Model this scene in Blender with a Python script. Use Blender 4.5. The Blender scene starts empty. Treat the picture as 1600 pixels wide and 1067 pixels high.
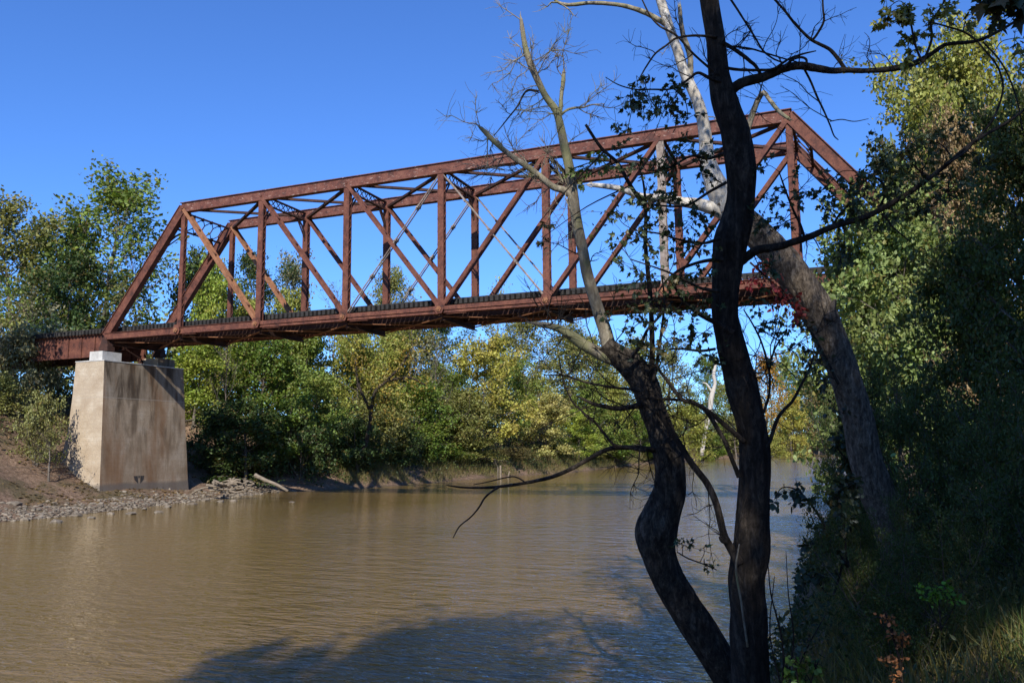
import bpy, math, random
import numpy as np
from mathutils import Matrix, Vector

C = bpy.context.scene
col = C.collection

# ------------------------------------------------------------------ camera, sky, sun, exposure
CAM = np.array([51.631, -45.738, 3.75])
FWD = np.array([-0.36750626, 0.92097644, 0.12938908])
RGT = np.array([0.92822081, 0.37187998, -0.01055531])
UPV = np.array([0.0578384, -0.11622249, 0.99153772])
FPX = 1268.94                                     # focal length in pixels of the 1600 px wide photograph
cd = bpy.data.cameras.new('camera')
cam = bpy.data.objects.new('camera', cd)
col.objects.link(cam)
cd.sensor_width = 36.0
cd.lens = FPX / 1600 * 36
cd.clip_end = 6000
cd.clip_start = 0.1
M = Matrix.Identity(4)
for r in range(3):
    M[r][0], M[r][1], M[r][2], M[r][3] = RGT[r], UPV[r], -FWD[r], CAM[r]
cam.matrix_world = M
C.camera = cam

SUN = np.array([0.30, -1.0, 0.74]); SUN /= np.linalg.norm(SUN)
w = bpy.data.worlds.new('World'); C.world = w; w.use_nodes = True
wn = w.node_tree; bg = wn.nodes['Background']
sky = wn.nodes.new('ShaderNodeTexSky'); sky.sky_type = 'NISHITA'; sky.sun_disc = False
sky.sun_elevation = math.asin(SUN[2]); sky.sun_rotation = math.atan2(SUN[0], SUN[1])
sky.air_density = 1.0; sky.dust_density = 0.1; sky.ozone_density = 3.0; sky.altitude = 200
hs = wn.nodes.new('ShaderNodeMix'); hs.data_type = 'RGBA'; hs.blend_type = 'MULTIPLY'; hs.inputs[0].default_value = 1.0
hs.inputs[7].default_value = (.60, .98, 1.62, 1)                    # the deep polarised blue of a clear autumn sky
wn.links.new(sky.outputs[0], hs.inputs[6]); wn.links.new(hs.outputs[2], bg.inputs[0])
bg.inputs[1].default_value = 0.10
sd = bpy.data.lights.new('sun', 'SUN'); sd.energy = 5.0; sd.angle = math.radians(0.5); sd.color = (1, 0.955, 0.87)
so = bpy.data.objects.new('sun', sd); col.objects.link(so)
so.rotation_euler = Vector(SUN).to_track_quat('Z', 'Y').to_euler()
C.view_settings.view_transform = 'Standard'; C.view_settings.look = 'None'
C.view_settings.exposure = 0.4; C.view_settings.gamma = 1
C.view_settings.use_curve_mapping = False
C.cycles.max_bounces = 6; C.cycles.transparent_max_bounces = 8
C.cycles.diffuse_bounces = 3; C.cycles.glossy_bounces = 3; C.cycles.transmission_bounces = 3

def at(u, v, d):
    """point seen at photo pixel (u, v), d metres in front of the camera along its axis"""
    return CAM + d * (FWD + (u - 800) / FPX * RGT + (533.5 - v) / FPX * UPV)
def pix(P):
    d = np.asarray(P, float) - CAM; z = d @ FWD
    return 800 + FPX * (d @ RGT) / z, 533.5 - FPX * (d @ UPV) / z

# ------------------------------------------------------------------ noise
def _h(i, j, s):
    n = np.sin(i * 127.1 + j * 311.7 + s * 74.7) * 43758.5453
    return n - np.floor(n)
def vn(x, y, s=0):
    x = np.asarray(x, float); y = np.asarray(y, float)
    i = np.floor(x); j = np.floor(y); a = x - i; b = y - j
    a = a * a * (3 - 2 * a); b = b * b * (3 - 2 * b)
    return (_h(i, j, s) * (1 - a) + _h(i + 1, j, s) * a) * (1 - b) + (_h(i, j + 1, s) * (1 - a) + _h(i + 1, j + 1, s) * a) * b
def fbm(x, y, s=0, o=4):
    t = 0; amp = 1; tot = 0
    for k in range(o):
        t = t + amp * vn(x * 2 ** k, y * 2 ** k, s + k * 13); tot += amp; amp *= .5
    return t / tot - .5

# ------------------------------------------------------------------ the lie of the land
LY = np.array([-400, -60, -14, -11, -7, -3, 1.6, 6, 9.4, 12.5, 15.2, 16.6, 18, 25, 31, 39, 52, 62, 71, 95, 119, 177, 249, 300, 318, 332, 345])
LX = np.array([20, 10, 8.5, 8.7, 8, 7.4, 6.8, 6.1, 5.6, 4.8, 3.6, 4.4, 6.6, 8.6, 9.4, 9.9, 10.5, 12.6, 14.4, 13.8, 13.7, 17.7, 28.4, 43, 51, 66, 90])
RY = np.array([-400, -70, -50, -46, -40, -36, -32, -25, -12, 15, 67, 198, 250, 290, 310])
RX = np.array([30, 43, 46.5, 47.6, 49.2, 49.9, 50.45, 50.4, 50.7, 51.4, 52.4, 52.6, 56, 66, 90])
LP = np.array([-60, -6, 0, 1, 3, 5, 8, 14, 22, 30, 60, 400]); LZ = np.array([-2.2, -2.0, 0, .28, .55, .9, 2.4, 6.6, 8.6, 9.3, 9.8, 11])
FP_ = np.array([-60, -6, 0, .6, 2, 6, 14, 24, 60, 400]); FZ = np.array([-2.2, -2.0, 0, .6, 1.6, 3.6, 6.5, 7.6, 8.5, 10])
RP = np.array([-60, -8, 0, .5, 2, 4.5, 9, 15, 30, 400]); RZ = np.array([-2.2, -2.0, 0, .5, 1.35, 2.15, 4.2, 8.0, 10.5, 12])
def ground(x, y):
    x = np.asarray(x, float); y = np.asarray(y, float)
    yy = y + 1.2 * fbm(x * .3, y * .3, 3, 2)
    dl = np.interp(yy, LY, LX) - x
    dl = np.where(y > 345, np.maximum(dl, y - 345 + dl), dl)
    dl = dl + 1.1 * fbm(y * .22, x * .12, 5, 3)
    dr = x - np.interp(yy, RY, RX) + .5 * fbm(y * .35, x * .2, 9, 3)
    near = np.interp(dl, LP, LZ); far = np.interp(dl, FP_, FZ)
    t = np.clip((y - 17) / 12, 0, 1)
    zl = near * (1 - t) + far * t
    zr = np.interp(dr, RP, RZ)
    mid = np.where(y > 310, np.maximum(x - 90, 0) * .0, 0)
    z = np.where(dl > dr, zl, zr)
    land = np.clip(np.maximum(dl, dr), 0, 6) / 6
    z = z + land * (1.5 * fbm(x * .16, y * .16, 1, 4) + .8 * fbm(x * .6, y * .6, 2, 4))
    return z
def gz(x, y): return float(ground(x, y))
def foot(u, d):
    """where the ground is under photo column u at depth d"""
    p = at(u, 693, d)
    return np.array([p[0], p[1], gz(p[0], p[1])])

# ------------------------------------------------------------------ mesh building
class G:
    def __init__(s): s.v = []; s.f = []; s.n = 0
    def add(s, V, F):
        s.v.append(np.asarray(V, float).reshape(-1, 3)); k = s.n
        for f in F: s.f.append([i + k for i in f])
        s.n += len(s.v[-1]); return s
    def beam(s, a, b, wd, ht, up=(0, 0, 1), ext=0):
        a = np.asarray(a, float); b = np.asarray(b, float); d = b - a; L = np.linalg.norm(d); d = d / L
        a = a - d * ext; b = b + d * ext
        up = np.asarray(up, float)
        sd_ = np.cross(d, up)
        if np.linalg.norm(sd_) < 1e-4: sd_ = np.cross(d, (0, 1, 0))
        sd_ /= np.linalg.norm(sd_); u2 = np.cross(sd_, d)
        V = [p + sx * sd_ * wd / 2 + sz * u2 * ht / 2 for p in (a, b) for sx, sz in ((-1, -1), (1, -1), (1, 1), (-1, 1))]
        return s.add(V, [(3, 2, 1, 0), (4, 5, 6, 7), (0, 1, 5, 4), (1, 2, 6, 5), (2, 3, 7, 6), (3, 0, 4, 7)])
    def box(s, x0, x1, y0, y1, z0, z1):
        V = [(x, y, z) for z in (z0, z1) for x, y in ((x0, y0), (x1, y0), (x1, y1), (x0, y1))]
        return s.add(V, [(3, 2, 1, 0), (4, 5, 6, 7), (0, 1, 5, 4), (1, 2, 6, 5), (2, 3, 7, 6), (3, 0, 4, 7)])
    def cyl(s, a, b, r, n=12):
        return s.tube([a, b], [r, r], n)
    def plate(s, poly, nrm, t):
        P = np.asarray(poly, float); nrm = np.asarray(nrm, float) * t / 2; n = len(P)
        V = np.concatenate([P - nrm, P + nrm])
        F = [tuple(range(n))[::-1], tuple(range(n, 2 * n))] + [(i, (i + 1) % n, (i + 1) % n + n, i + n) for i in range(n)]
        return s.add(V, F)
    def tube(s, P, R, n=6, cap=True, rough=0, rng=None):
        P = np.asarray(P, float); R = np.asarray(R, float) * np.ones(len(P))
        T = np.gradient(P, axis=0); T /= np.linalg.norm(T, axis=1)[:, None] + 1e-9
        a = np.array([0, 0, 1.]) if abs(T[0][2]) < .9 else np.array([1., 0, 0])
        N = np.cross(T[0], a); N /= np.linalg.norm(N); V = []
        an = np.arange(n) * 2 * math.pi / n
        for i in range(len(P)):
            N = N - T[i] * (N @ T[i]); N /= np.linalg.norm(N) + 1e-9; B = np.cross(T[i], N)
            rr = R[i] * (1 + (rough * (rng.random(n) - .5) if rough else 0))
            V.append(P[i] + (np.cos(an) * rr)[:, None] * N + (np.sin(an) * rr)[:, None] * B)
        F = []
        for i in range(len(P) - 1):
            for k in range(n):
                F.append((i * n + k, i * n + (k + 1) % n, (i + 1) * n + (k + 1) % n, (i + 1) * n + k))
        if cap:
            F.append(tuple(range(n))[::-1]); F.append(tuple((len(P) - 1) * n + k for k in range(n)))
        return s.add(np.concatenate(V), F)
    def mesh(s, name, off=(0, 0, 0), smooth=False):
        V = np.concatenate(s.v) - np.asarray(off)
        m = bpy.data.meshes.new(name); nl = sum(len(f) for f in s.f)
        m.vertices.add(len(V)); m.vertices.foreach_set('co', V.astype(np.float32).ravel())
        m.loops.add(nl); m.loops.foreach_set('vertex_index', np.fromiter((i for f in s.f for i in f), np.int32, nl))
        m.polygons.add(len(s.f)); sz = np.array([len(f) for f in s.f], np.int32)
        m.polygons.foreach_set('loop_start', np.concatenate([[0], np.cumsum(sz)[:-1]]).astype(np.int32))
        m.polygons.foreach_set('use_smooth', np.full(len(s.f), bool(smooth)))
        m.update(calc_edges=True); m.validate(); return m

def leaf_mesh(name, P, D, Nn, S, tmpl, off=(0, 0, 0)):
    """many leaves: base points P, directions D, normals Nn, sizes S"""
    tv, tf = tmpl
    D = D / (np.linalg.norm(D, axis=1)[:, None] + 1e-9)
    Sd = np.cross(Nn, D); Sd /= np.linalg.norm(Sd, axis=1)[:, None] + 1e-9
    Nn = np.cross(D, Sd)
    V = (P - np.asarray(off))[:, None, :] + S[:, None, None] * (tv[None, :, 0:1] * D[:, None] + tv[None, :, 1:2] * Sd[:, None] + tv[None, :, 2:3] * Nn[:, None])
    k = len(tv); n = len(P)
    m = bpy.data.meshes.new(name)
    m.vertices.add(n * k); m.vertices.foreach_set('co', V.astype(np.float32).ravel())
    tl = np.concatenate([np.array(f) for f in tf]); sz = np.array([len(f) for f in tf])
    L = (np.arange(n)[:, None] * k + tl[None]).astype(np.int32).ravel()
    m.loops.add(len(L)); m.loops.foreach_set('vertex_index', L)
    ss = np.tile(sz, n); m.polygons.add(len(ss))
    m.polygons.foreach_set('loop_start', np.concatenate([[0], np.cumsum(ss)[:-1]]).astype(np.int32))
    m.polygons.foreach_set('use_smooth', np.zeros(len(ss), bool))
    m.update(calc_edges=True); return m
LANCE = (np.array([(0, 0, 0), (.3, .2, -.05), (.65, .16, -.07), (1, 0, -.03), (.65, -.16, -.07), (.3, -.2, -.05)]), [(0, 1, 2, 3), (0, 3, 4, 5)])
CARD = (np.array([(0, 0, 0), (.5, .34, -.08), (1, 0, 0.02), (.5, -.34, -.08)]), [(0, 1, 2), (0, 2, 3)])
def _maple():
    o = [(0, 0)]
    for a, r in ((-118, .42), (-92, .30), (-62, .70), (-40, .40), (-14, .62), (0, .98), (14, .62), (40, .40), (62, .70), (92, .30), (118, .42)):
        o.append((.22 + r * math.cos(math.radians(a)) * .8, r * math.sin(math.radians(a)) * .8))
    V = [(x, y, -.18 * abs(y) - .12 * x * x) for x, y in o] + [(.3, 0, 0.03)]
    n = len(o)
    return np.array(V), [(i, (i + 1) % n, n) for i in range(n)]
MAPLE = _maple()
OVAL = (np.array([(0, 0, 0), (.3, .33, -.06), (.7, .27, -.08), (1, 0, -.05), (.7, -.27, -.08), (.3, -.33, -.06)]), [(0, 1, 2, 3), (0, 3, 4, 5)])
BLADE = (np.array([(0, -.013, 0), (0, .013, 0), (.5, .010, .07), (.5, -.010, .07), (1, 0, -.10)]), [(0, 1, 2, 3), (3, 2, 4)])

# ------------------------------------------------------------------ objects
ORG = {}
def tag(o, label=None, cat=None, group=None, kind=None):
    if label: o['label'] = label
    if cat: o['category'] = cat
    if group: o['group'] = group
    if kind: o['kind'] = kind
    return o
def thing(name, label, cat, loc=(0, 0, 0), group=None):
    o = bpy.data.objects.new(name, None); col.objects.link(o); o.location = loc; o.empty_display_size = .3
    ORG[o.name] = np.asarray(loc, float)
    return tag(o, label, cat, group)
def put(name, mesh, mat, parent=None, color=None):
    o = bpy.data.objects.new(name, mesh); col.objects.link(o)
    if mat and not mesh.materials: mesh.materials.append(mat)
    if parent: o.parent = parent
    if color: o.color = (*color, 1)
    return o
def part(name, g, mat, parent, smooth=False, color=None):
    """g in world coordinates, parented to an unrotated thing or part"""
    off = ORG[parent.name]
    o = put(name, g.mesh(name, off, smooth), mat, parent, color)
    ORG[o.name] = off
    return o
def single(name, g, mat, label, cat, loc, group=None, smooth=False, color=None):
    o = put(name, g.mesh(name, loc, smooth), mat, None, color); o.location = loc
    ORG[o.name] = np.asarray(loc, float)
    return tag(o, label, cat, group)

# ------------------------------------------------------------------ materials
def nodes(name):
    m = bpy.data.materials.new(name); m.use_nodes = True; nt = m.node_tree
    return m, nt, nt.nodes['Principled BSDF']
def N(nt, t, **kw):
    n = nt.nodes.new(t)
    for k, v in kw.items():
        if k in n.inputs: n.inputs[k].default_value = v
        else: setattr(n, k, v)
    return n
def coords(nt, scale=(1, 1, 1), obj=False):
    tc = N(nt, 'ShaderNodeTexCoord'); mp = N(nt, 'ShaderNodeMapping'); mp.inputs['Scale'].default_value = scale
    if obj: nt.links.new(tc.outputs['Object'], mp.inputs[0])
    else:
        ge = N(nt, 'ShaderNodeNewGeometry'); nt.links.new(ge.outputs['Position'], mp.inputs[0])
    return mp.outputs[0]
def noise(nt, vec, scale, detail=4, rough=.6, dist=0):
    n = N(nt, 'ShaderNodeTexNoise', Scale=scale, Detail=detail, Roughness=rough, Distortion=dist)
    nt.links.new(vec, n.inputs['Vector']); return n.outputs[0]
def ramp(nt, fac, stops):
    r = N(nt, 'ShaderNodeValToRGB'); e = r.color_ramp.elements
    while len(e) < len(stops): e.new(.5)
    for el, (p, c) in zip(e, stops):
        el.position = p; el.color = (*c, 1) if len(c) == 3 else c
    nt.links.new(fac, r.inputs[0]); return r.outputs[0]
def mix(nt, fac, a, b, mode='MIX'):
    m = N(nt, 'ShaderNodeMix'); m.data_type = 'RGBA'; m.blend_type = mode
    for sk, val in ((m.inputs[0], fac), (m.inputs[6], a), (m.inputs[7], b)):
        if isinstance(val, bpy.types.NodeSocket): nt.links.new(val, sk)
        else: sk.default_value = val if isinstance(val, float) else (*val, 1)
    return m.outputs[2]
def bump(nt, h, strength, dist, bsdf):
    b = N(nt, 'ShaderNodeBump', Strength=strength, Distance=dist); nt.links.new(h, b.inputs['Height'])
    nt.links.new(b.outputs[0], bsdf.inputs['Normal']); return b
def math_(nt, op, a, b=0.0, c=None):
    m = N(nt, 'ShaderNodeMath'); m.operation = op
    for sk, val in zip(m.inputs, (a, b) if c is None else (a, b, c)):
        if isinstance(val, bpy.types.NodeSocket): nt.links.new(val, sk)
        else: sk.default_value = val
    return m.outputs[0]
def grey(v): return (v, v, v)

def rust_mat(name, dark, mid, lite, flake, amount):
    m, nt, b = nodes(name); p = coords(nt)
    n1 = noise(nt, p, 1.6, 8, .75); n2 = noise(nt, p, 9, 5, .7)
    c = ramp(nt, n1, [(.33, dark), (.48, mid), (.68, lite)])
    c = mix(nt, ramp(nt, n2, [(.48, grey(0)), (.66, grey(.6))]), c, dark)
    n3 = noise(nt, coords(nt, (.8, 1, 3)), 3.2, 7, .75)
    fl = ramp(nt, n3, [(amount, grey(0)), (amount + .05, grey(.85))])
    c = mix(nt, fl, c, flake)
    nt.links.new(c, b.inputs['Base Color']); b.inputs['Roughness'].default_value = .78
    b.inputs['Specular IOR Level'].default_value = .3
    bump(nt, n2, .2, .02, b); return m
RUST = rust_mat('rusted steel', (.030, .014, .011), (.112, .038, .024), (.185, .072, .042), (.28, .19, .15), .65)
RUST_TOP = rust_mat('flaking rusted steel', (.035, .017, .014), (.120, .041, .028), (.195, .082, .054), (.36, .27, .22), .585)
RUST_GREY = rust_mat('weathered grey brown steel', (.10, .075, .06), (.20, .155, .125), (.33, .29, .25), (.45, .42, .38), .60)
RUST_TAN = rust_mat('tan rusted steel', (.10, .045, .024), (.22, .095, .045), (.31, .15, .075), (.36, .22, .14), .66)
RUST_DARK = rust_mat('dark rusted steel', (.02, .012, .01), (.045, .02, .014), (.09, .036, .022), (.13, .07, .05), .7)
def plain(name, a, b_, sc=4, rough=.85, st=(1, 1, 1), bs=.3, bd=.02):
    m, nt, b = nodes(name); p = coords(nt, st); n = noise(nt, p, sc, 6, .65)
    nt.links.new(ramp(nt, n, [(.3, a), (.7, b_)]), b.inputs['Base Color']); b.inputs['Roughness'].default_value = rough
    b.inputs['Specular IOR Level'].default_value = .25
    bump(nt, n, bs, bd, b); return m
TIMBER = plain('creosoted timber', (.010, .009, .008), (.042, .038, .034), 2.2, .8, (1, 1, 1), .15)
RAIL = plain('dull rail steel', (.05, .035, .028), (.12, .08, .06), 8, .5)
STONE = plain('grey river stone', (.10, .085, .065), (.27, .235, .185), 3, .9, (1, 1, 1), .5, .05)
_nt = STONE.node_tree; _b = _nt.nodes['Principled BSDF']; _c = _b.inputs['Base Color'].links[0].from_socket
_g = N(_nt, 'ShaderNodeNewGeometry'); _nt.links.new(mix(_nt, 1.0, _c, ramp(_nt, _g.outputs['Random Per Island'], [(0, (.5, .45, .4)), (1, (1.25, 1.2, 1.15))]), 'MULTIPLY'), _b.inputs['Base Color'])
DRIFT = plain('bleached driftwood', (.10, .075, .052), (.28, .23, .17), 3, .9, (1, 1, 5), .5, .03)
WHITE_C = plain('pale weathered concrete', (.30, .285, .26), (.52, .50, .46), 2.5, .9)
CHALK = plain('white chalk paint', (.55, .54, .5), (.7, .68, .66), 6, .9)
INK = plain('black stencil paint', (.02, .018, .016), (.06, .05, .045), 9, .9)

def concrete():
    m, nt, b = nodes('board marked concrete')
    p = coords(nt); sep = N(nt, 'ShaderNodeSeparateXYZ'); nt.links.new(p, sep.inputs[0]); z = sep.outputs[2]
    n1 = noise(nt, p, .7, 6, .6); n2 = noise(nt, coords(nt, (1.3, 1.3, .28)), .9, 7, .62, .5); n3 = noise(nt, p, 12, 4, .7)
    base = ramp(nt, n1, [(.3, (.31, .23, .15)), (.55, (.43, .345, .245)), (.75, (.53, .46, .36))])
    # below the construction joint the concrete is tan, above it grey and streaked
    up = ramp(nt, math_(nt, 'ADD', z, math_(nt, 'MULTIPLY', n1, .5)), [(0, grey(0)), (1, grey(1))])
    upf = N(nt, 'ShaderNodeMapRange'); nt.links.new(z, upf.inputs[0]); upf.inputs[1].default_value = 7.55; upf.inputs[2].default_value = 7.80
    greyc = ramp(nt, n2, [(.40, (.035, .030, .025)), (.52, (.17, .145, .115)), (.72, (.38, .33, .27))])
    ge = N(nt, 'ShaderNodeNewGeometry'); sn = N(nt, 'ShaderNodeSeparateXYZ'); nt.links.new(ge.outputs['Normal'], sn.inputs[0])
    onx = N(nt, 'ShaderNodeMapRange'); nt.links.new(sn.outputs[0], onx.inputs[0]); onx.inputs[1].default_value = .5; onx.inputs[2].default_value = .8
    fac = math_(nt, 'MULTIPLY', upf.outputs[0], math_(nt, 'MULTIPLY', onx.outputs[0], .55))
    c = mix(nt, fac, base, greyc)
    st = ramp(nt, n2, [(.38, grey(.7)), (.52, grey(0))])                      # long dark streaks
    hi = N(nt, 'ShaderNodeMapRange'); nt.links.new(z, hi.inputs[0]); hi.inputs[1].default_value = 2.5; hi.inputs[2].default_value = 8.5; hi.inputs[3].default_value = .25
    c = mix(nt, math_(nt, 'MULTIPLY', math_(nt, 'MULTIPLY', st, hi.outputs[0]), math_(nt, 'ADD', onx.outputs[0], .08)), c, (.06, .043, .03))
    ru = noise(nt, coords(nt, (1.2, 1.2, .2)), .8, 6, .6, .4)
    c = mix(nt, math_(nt, 'MULTIPLY', ramp(nt, ru, [(.46, grey(0)), (.66, grey(.7))]), onx.outputs[0]), c, (.24, .12, .05))
    c = mix(nt, math_(nt, 'MULTIPLY', onx.outputs[0], ramp(nt, n2, [(.3, grey(1)), (.7, grey(.35))])), c, mix(nt, 1.0, c, (.66, .60, .53), 'MULTIPLY'))   # river face: brown stain, colour also darkened to stand for weak grazing sunlight
    # waterline tide mark
    lo = N(nt, 'ShaderNodeMapRange'); nt.links.new(math_(nt, 'ADD', z, math_(nt, 'MULTIPLY', n1, .5)), lo.inputs[0])
    lo.inputs[1].default_value = 1.75; lo.inputs[2].default_value = 1.5
    c = mix(nt, math_(nt, 'MULTIPLY', lo.outputs[0], .75), c, (.12, .105, .09))
    # board lines and one joint
    bl = math_(nt, 'FRACT', math_(nt, 'MULTIPLY', z, 3.1)); ln = math_(nt, 'LESS_THAN', bl, .08)
    c = mix(nt, math_(nt, 'MULTIPLY', math_(nt, 'MULTIPLY', ln, .25), ramp(nt, n1, [(.40, grey(0)), (.6, grey(1))])), c, (.10, .08, .06))
    jn = math_(nt, 'COMPARE', z, 7.76, .035); c = mix(nt, math_(nt, 'MULTIPLY', jn, .35), c, (.42, .37, .3))
    c = mix(nt, math_(nt, 'MULTIPLY', ramp(nt, n3, [(.4, grey(1)), (.6, grey(0))]), .22), c, (.08, .06, .045))
    nt.links.new(c, b.inputs['Base Color']); b.inputs['Roughness'].default_value = .92; b.inputs['Specular IOR Level'].default_value = .2
    h = math_(nt, 'SUBTRACT', n3, math_(nt, 'MULTIPLY', ln, .6)); bump(nt, h, .35, .03, b); return m
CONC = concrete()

def bark(name, a, b_, c_, vs=(6, 6, 1.2), sc=2.2, bd=.03, patch=None):
    m, nt, b = nodes(name); n = noise(nt, coords(nt, vs), sc, 7, .7, .6); n2 = noise(nt, coords(nt), 2.5, 4, .6)
    c = ramp(nt, n, [(.32, a), (.52, b_), (.75, c_)])
    n4 = noise(nt, coords(nt, (1, 1, .6)), 22, 5, .75); c = mix(nt, ramp(nt, n4, [(.38, grey(.75)), (.56, grey(0))]), c, a)
    if patch: c = mix(nt, ramp(nt, n2, [(.50, grey(0)), (.6, grey(1))]), c, patch)
    nt.links.new(c, b.inputs['Base Color']); b.inputs['Roughness'].default_value = .92; b.inputs['Specular IOR Level'].default_value = .2
    bump(nt, math_(nt, 'ADD', n, math_(nt, 'MULTIPLY', n4, .5)), 1.0, bd, b); return m
BARK = bark('furrowed dark bark', (.010, .008, .006), (.042, .032, .024), (.125, .10, .075))
BARK_MID = bark('scaly grey brown bark', (.013, .010, .008), (.07, .056, .042), (.22, .185, .145), (7, 7, 2.2), 2.4, .05)
BARK_OLD = bark('ridged grey bark', (.05, .036, .026), (.22, .17, .12), (.44, .37, .28), (9, 9, 1.8), 1.9, .08)
BARK_PALE = bark('peeling white bark', (.30, .27, .22), (.55, .51, .45), (.72, .69, .64), (5, 5, 2), 2.4, .02, (.42, .37, .30))
BARK_DEAD = bark('lichened dead wood', (.13, .105, .075), (.27, .235, .17), (.43, .39, .30), (6, 6, 2), 2.2, .02, (.20, .19, .10))
BARK_FAR = bark('grey brown bark', (.07, .055, .042), (.15, .125, .10), (.26, .23, .195), (3, 3, .6), 1.5, .05)

def leaf_mat(name='leaves', trans=.35, gloss=.09):
    m = bpy.data.materials.new(name); m.use_nodes = True; nt = m.node_tree
    for n in list(nt.nodes): nt.nodes.remove(n)
    out = N(nt, 'ShaderNodeOutputMaterial'); oi = N(nt, 'ShaderNodeObjectInfo'); ge = N(nt, 'ShaderNodeNewGeometry')
    rnd = ge.outputs['Random Per Island']
    hsv = N(nt, 'ShaderNodeHueSaturation'); nt.links.new(oi.outputs['Color'], hsv.inputs['Color'])
    p = coords(nt); cl = noise(nt, p, .45, 3, .6)
    hv = N(nt, 'ShaderNodeMapRange'); nt.links.new(cl, hv.inputs[0]); hv.inputs[1].default_value = .3; hv.inputs[2].default_value = .7
    hv.inputs[3].default_value = .478; hv.inputs[4].default_value = .522; nt.links.new(hv.outputs[0], hsv.inputs['Hue'])
    vv = N(nt, 'ShaderNodeMapRange'); nt.links.new(rnd, vv.inputs[0]); vv.inputs[3].default_value = .55; vv.inputs[4].default_value = 1.5
    nt.links.new(vv.outputs[0], hsv.inputs['Value'])
    # a share of leaves has turned brown or yellow
    r2 = math_(nt, 'FRACT', math_(nt, 'MULTIPLY', rnd, 37.3))
    old = math_(nt, 'GREATER_THAN', r2, .90)
    c = mix(nt, math_(nt, 'MULTIPLY', old, .6), hsv.outputs[0], (.20, .12, .035))
    df = N(nt, 'ShaderNodeBsdfDiffuse'); tr = N(nt, 'ShaderNodeBsdfTranslucent'); gl = N(nt, 'ShaderNodeBsdfGlossy'); gl.inputs['Roughness'].default_value = .5
    gl.inputs['Color'].default_value = (.8, .85, .8, 1)
    nt.links.new(c, df.inputs[0]); nt.links.new(mix(nt, 1.0, c, (1.1, 1.15, .5), 'MULTIPLY'), tr.inputs[0])
    m1 = N(nt, 'ShaderNodeMixShader'); m1.inputs[0].default_value = trans; nt.links.new(df.outputs[0], m1.inputs[1]); nt.links.new(tr.outputs[0], m1.inputs[2])
    m2 = N(nt, 'ShaderNodeMixShader'); m2.inputs[0].default_value = gloss; nt.links.new(m1.outputs[0], m2.inputs[1]); nt.links.new(gl.outputs[0], m2.inputs[2])
    nt.links.new(m2.outputs[0], out.inputs[0]); return m
LEAF = leaf_mat('leaves', .32, .025)
LEAF_GLOSS = leaf_mat('glossy leaves', .25, .05)

def earth():
    m, nt, b = nodes('bank earth'); p = coords(nt); sep = N(nt, 'ShaderNodeSeparateXYZ'); nt.links.new(p, sep.inputs[0])
    n1 = noise(nt, p, .35, 6, .65); n2 = noise(nt, p, 3.5, 6, .7); n3 = noise(nt, p, 14, 4, .7)
    c = ramp(nt, n2, [(.3, (.11, .07, .045)), (.5, (.22, .14, .09)), (.72, (.34, .235, .16))])
    c = mix(nt, ramp(nt, n1, [(.5, grey(0)), (.62, grey(.75))]), c, (.085, .075, .032))
    c = mix(nt, ramp(nt, n3, [(.42, grey(.5)), (.6, grey(0))]), c, (.05, .036, .024))
    wet = N(nt, 'ShaderNodeMapRange'); nt.links.new(math_(nt, 'ADD', sep.outputs[2], math_(nt, 'MULTIPLY', n2, .25)), wet.inputs[0]); wet.inputs[1].default_value = .32; wet.inputs[2].default_value = .12
    c = mix(nt, math_(nt, 'MULTIPLY', wet.outputs[0], .6), c, (.055, .042, .03))
    nt.links.new(c, b.inputs['Base Color']); b.inputs['Roughness'].default_value = .95; b.inputs['Specular IOR Level'].default_value = .15
    bump(nt, math_(nt, 'ADD', n2, math_(nt, 'MULTIPLY', n3, .4)), .7, .12, b); return m
EARTH = earth()

def water_mat():
    m, nt, b = nodes('muddy water')
    p = coords(nt, (1, 1, 1)); big = noise(nt, p, .05, 3, .5)
    mp = N(nt, 'ShaderNodeMapping'); mp.inputs['Rotation'].default_value = (0, 0, math.radians(22)); mp.inputs['Scale'].default_value = (.6, 1.5, 1)
    nt.links.new(p, mp.inputs[0])
    r1 = noise(nt, mp.outputs[0], 4.2, 3, .55, .5); r2 = noise(nt, mp.outputs[0], 1.1, 2, .5, .3)
    amp = N(nt, 'ShaderNodeMapRange'); nt.links.new(big, amp.inputs[0]); amp.inputs[1].default_value = .35; amp.inputs[2].default_value = .65
    amp.inputs[3].default_value = .35; amp.inputs[4].default_value = 1.35
    sx = N(nt, 'ShaderNodeSeparateXYZ'); nt.links.new(p, sx.inputs[0]); wind = N(nt, 'ShaderNodeMapRange'); nt.links.new(sx.outputs[0], wind.inputs[0])
    wind.inputs[1].default_value = 12; wind.inputs[2].default_value = 46; wind.inputs[3].default_value = .55; wind.inputs[4].default_value = 1.45   # calm in the lee of the pier bank, ruffled by the near bank
    h = math_(nt, 'ADD', math_(nt, 'MULTIPLY', math_(nt, 'MULTIPLY', r1, .056), amp.outputs[0]), math_(nt, 'MULTIPLY', r2, .085))
    c = mix(nt, big, (.148, .093, .024), (.186, .120, .036))
    nt.links.new(c, b.inputs['Base Color']); b.inputs['Roughness'].default_value = .05; b.inputs['IOR'].default_value = 1.48
    h = math_(nt, 'MULTIPLY', h, wind.outputs[0]); bump(nt, h, 1.0, 1.0, b); return m
WATER = water_mat()

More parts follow.
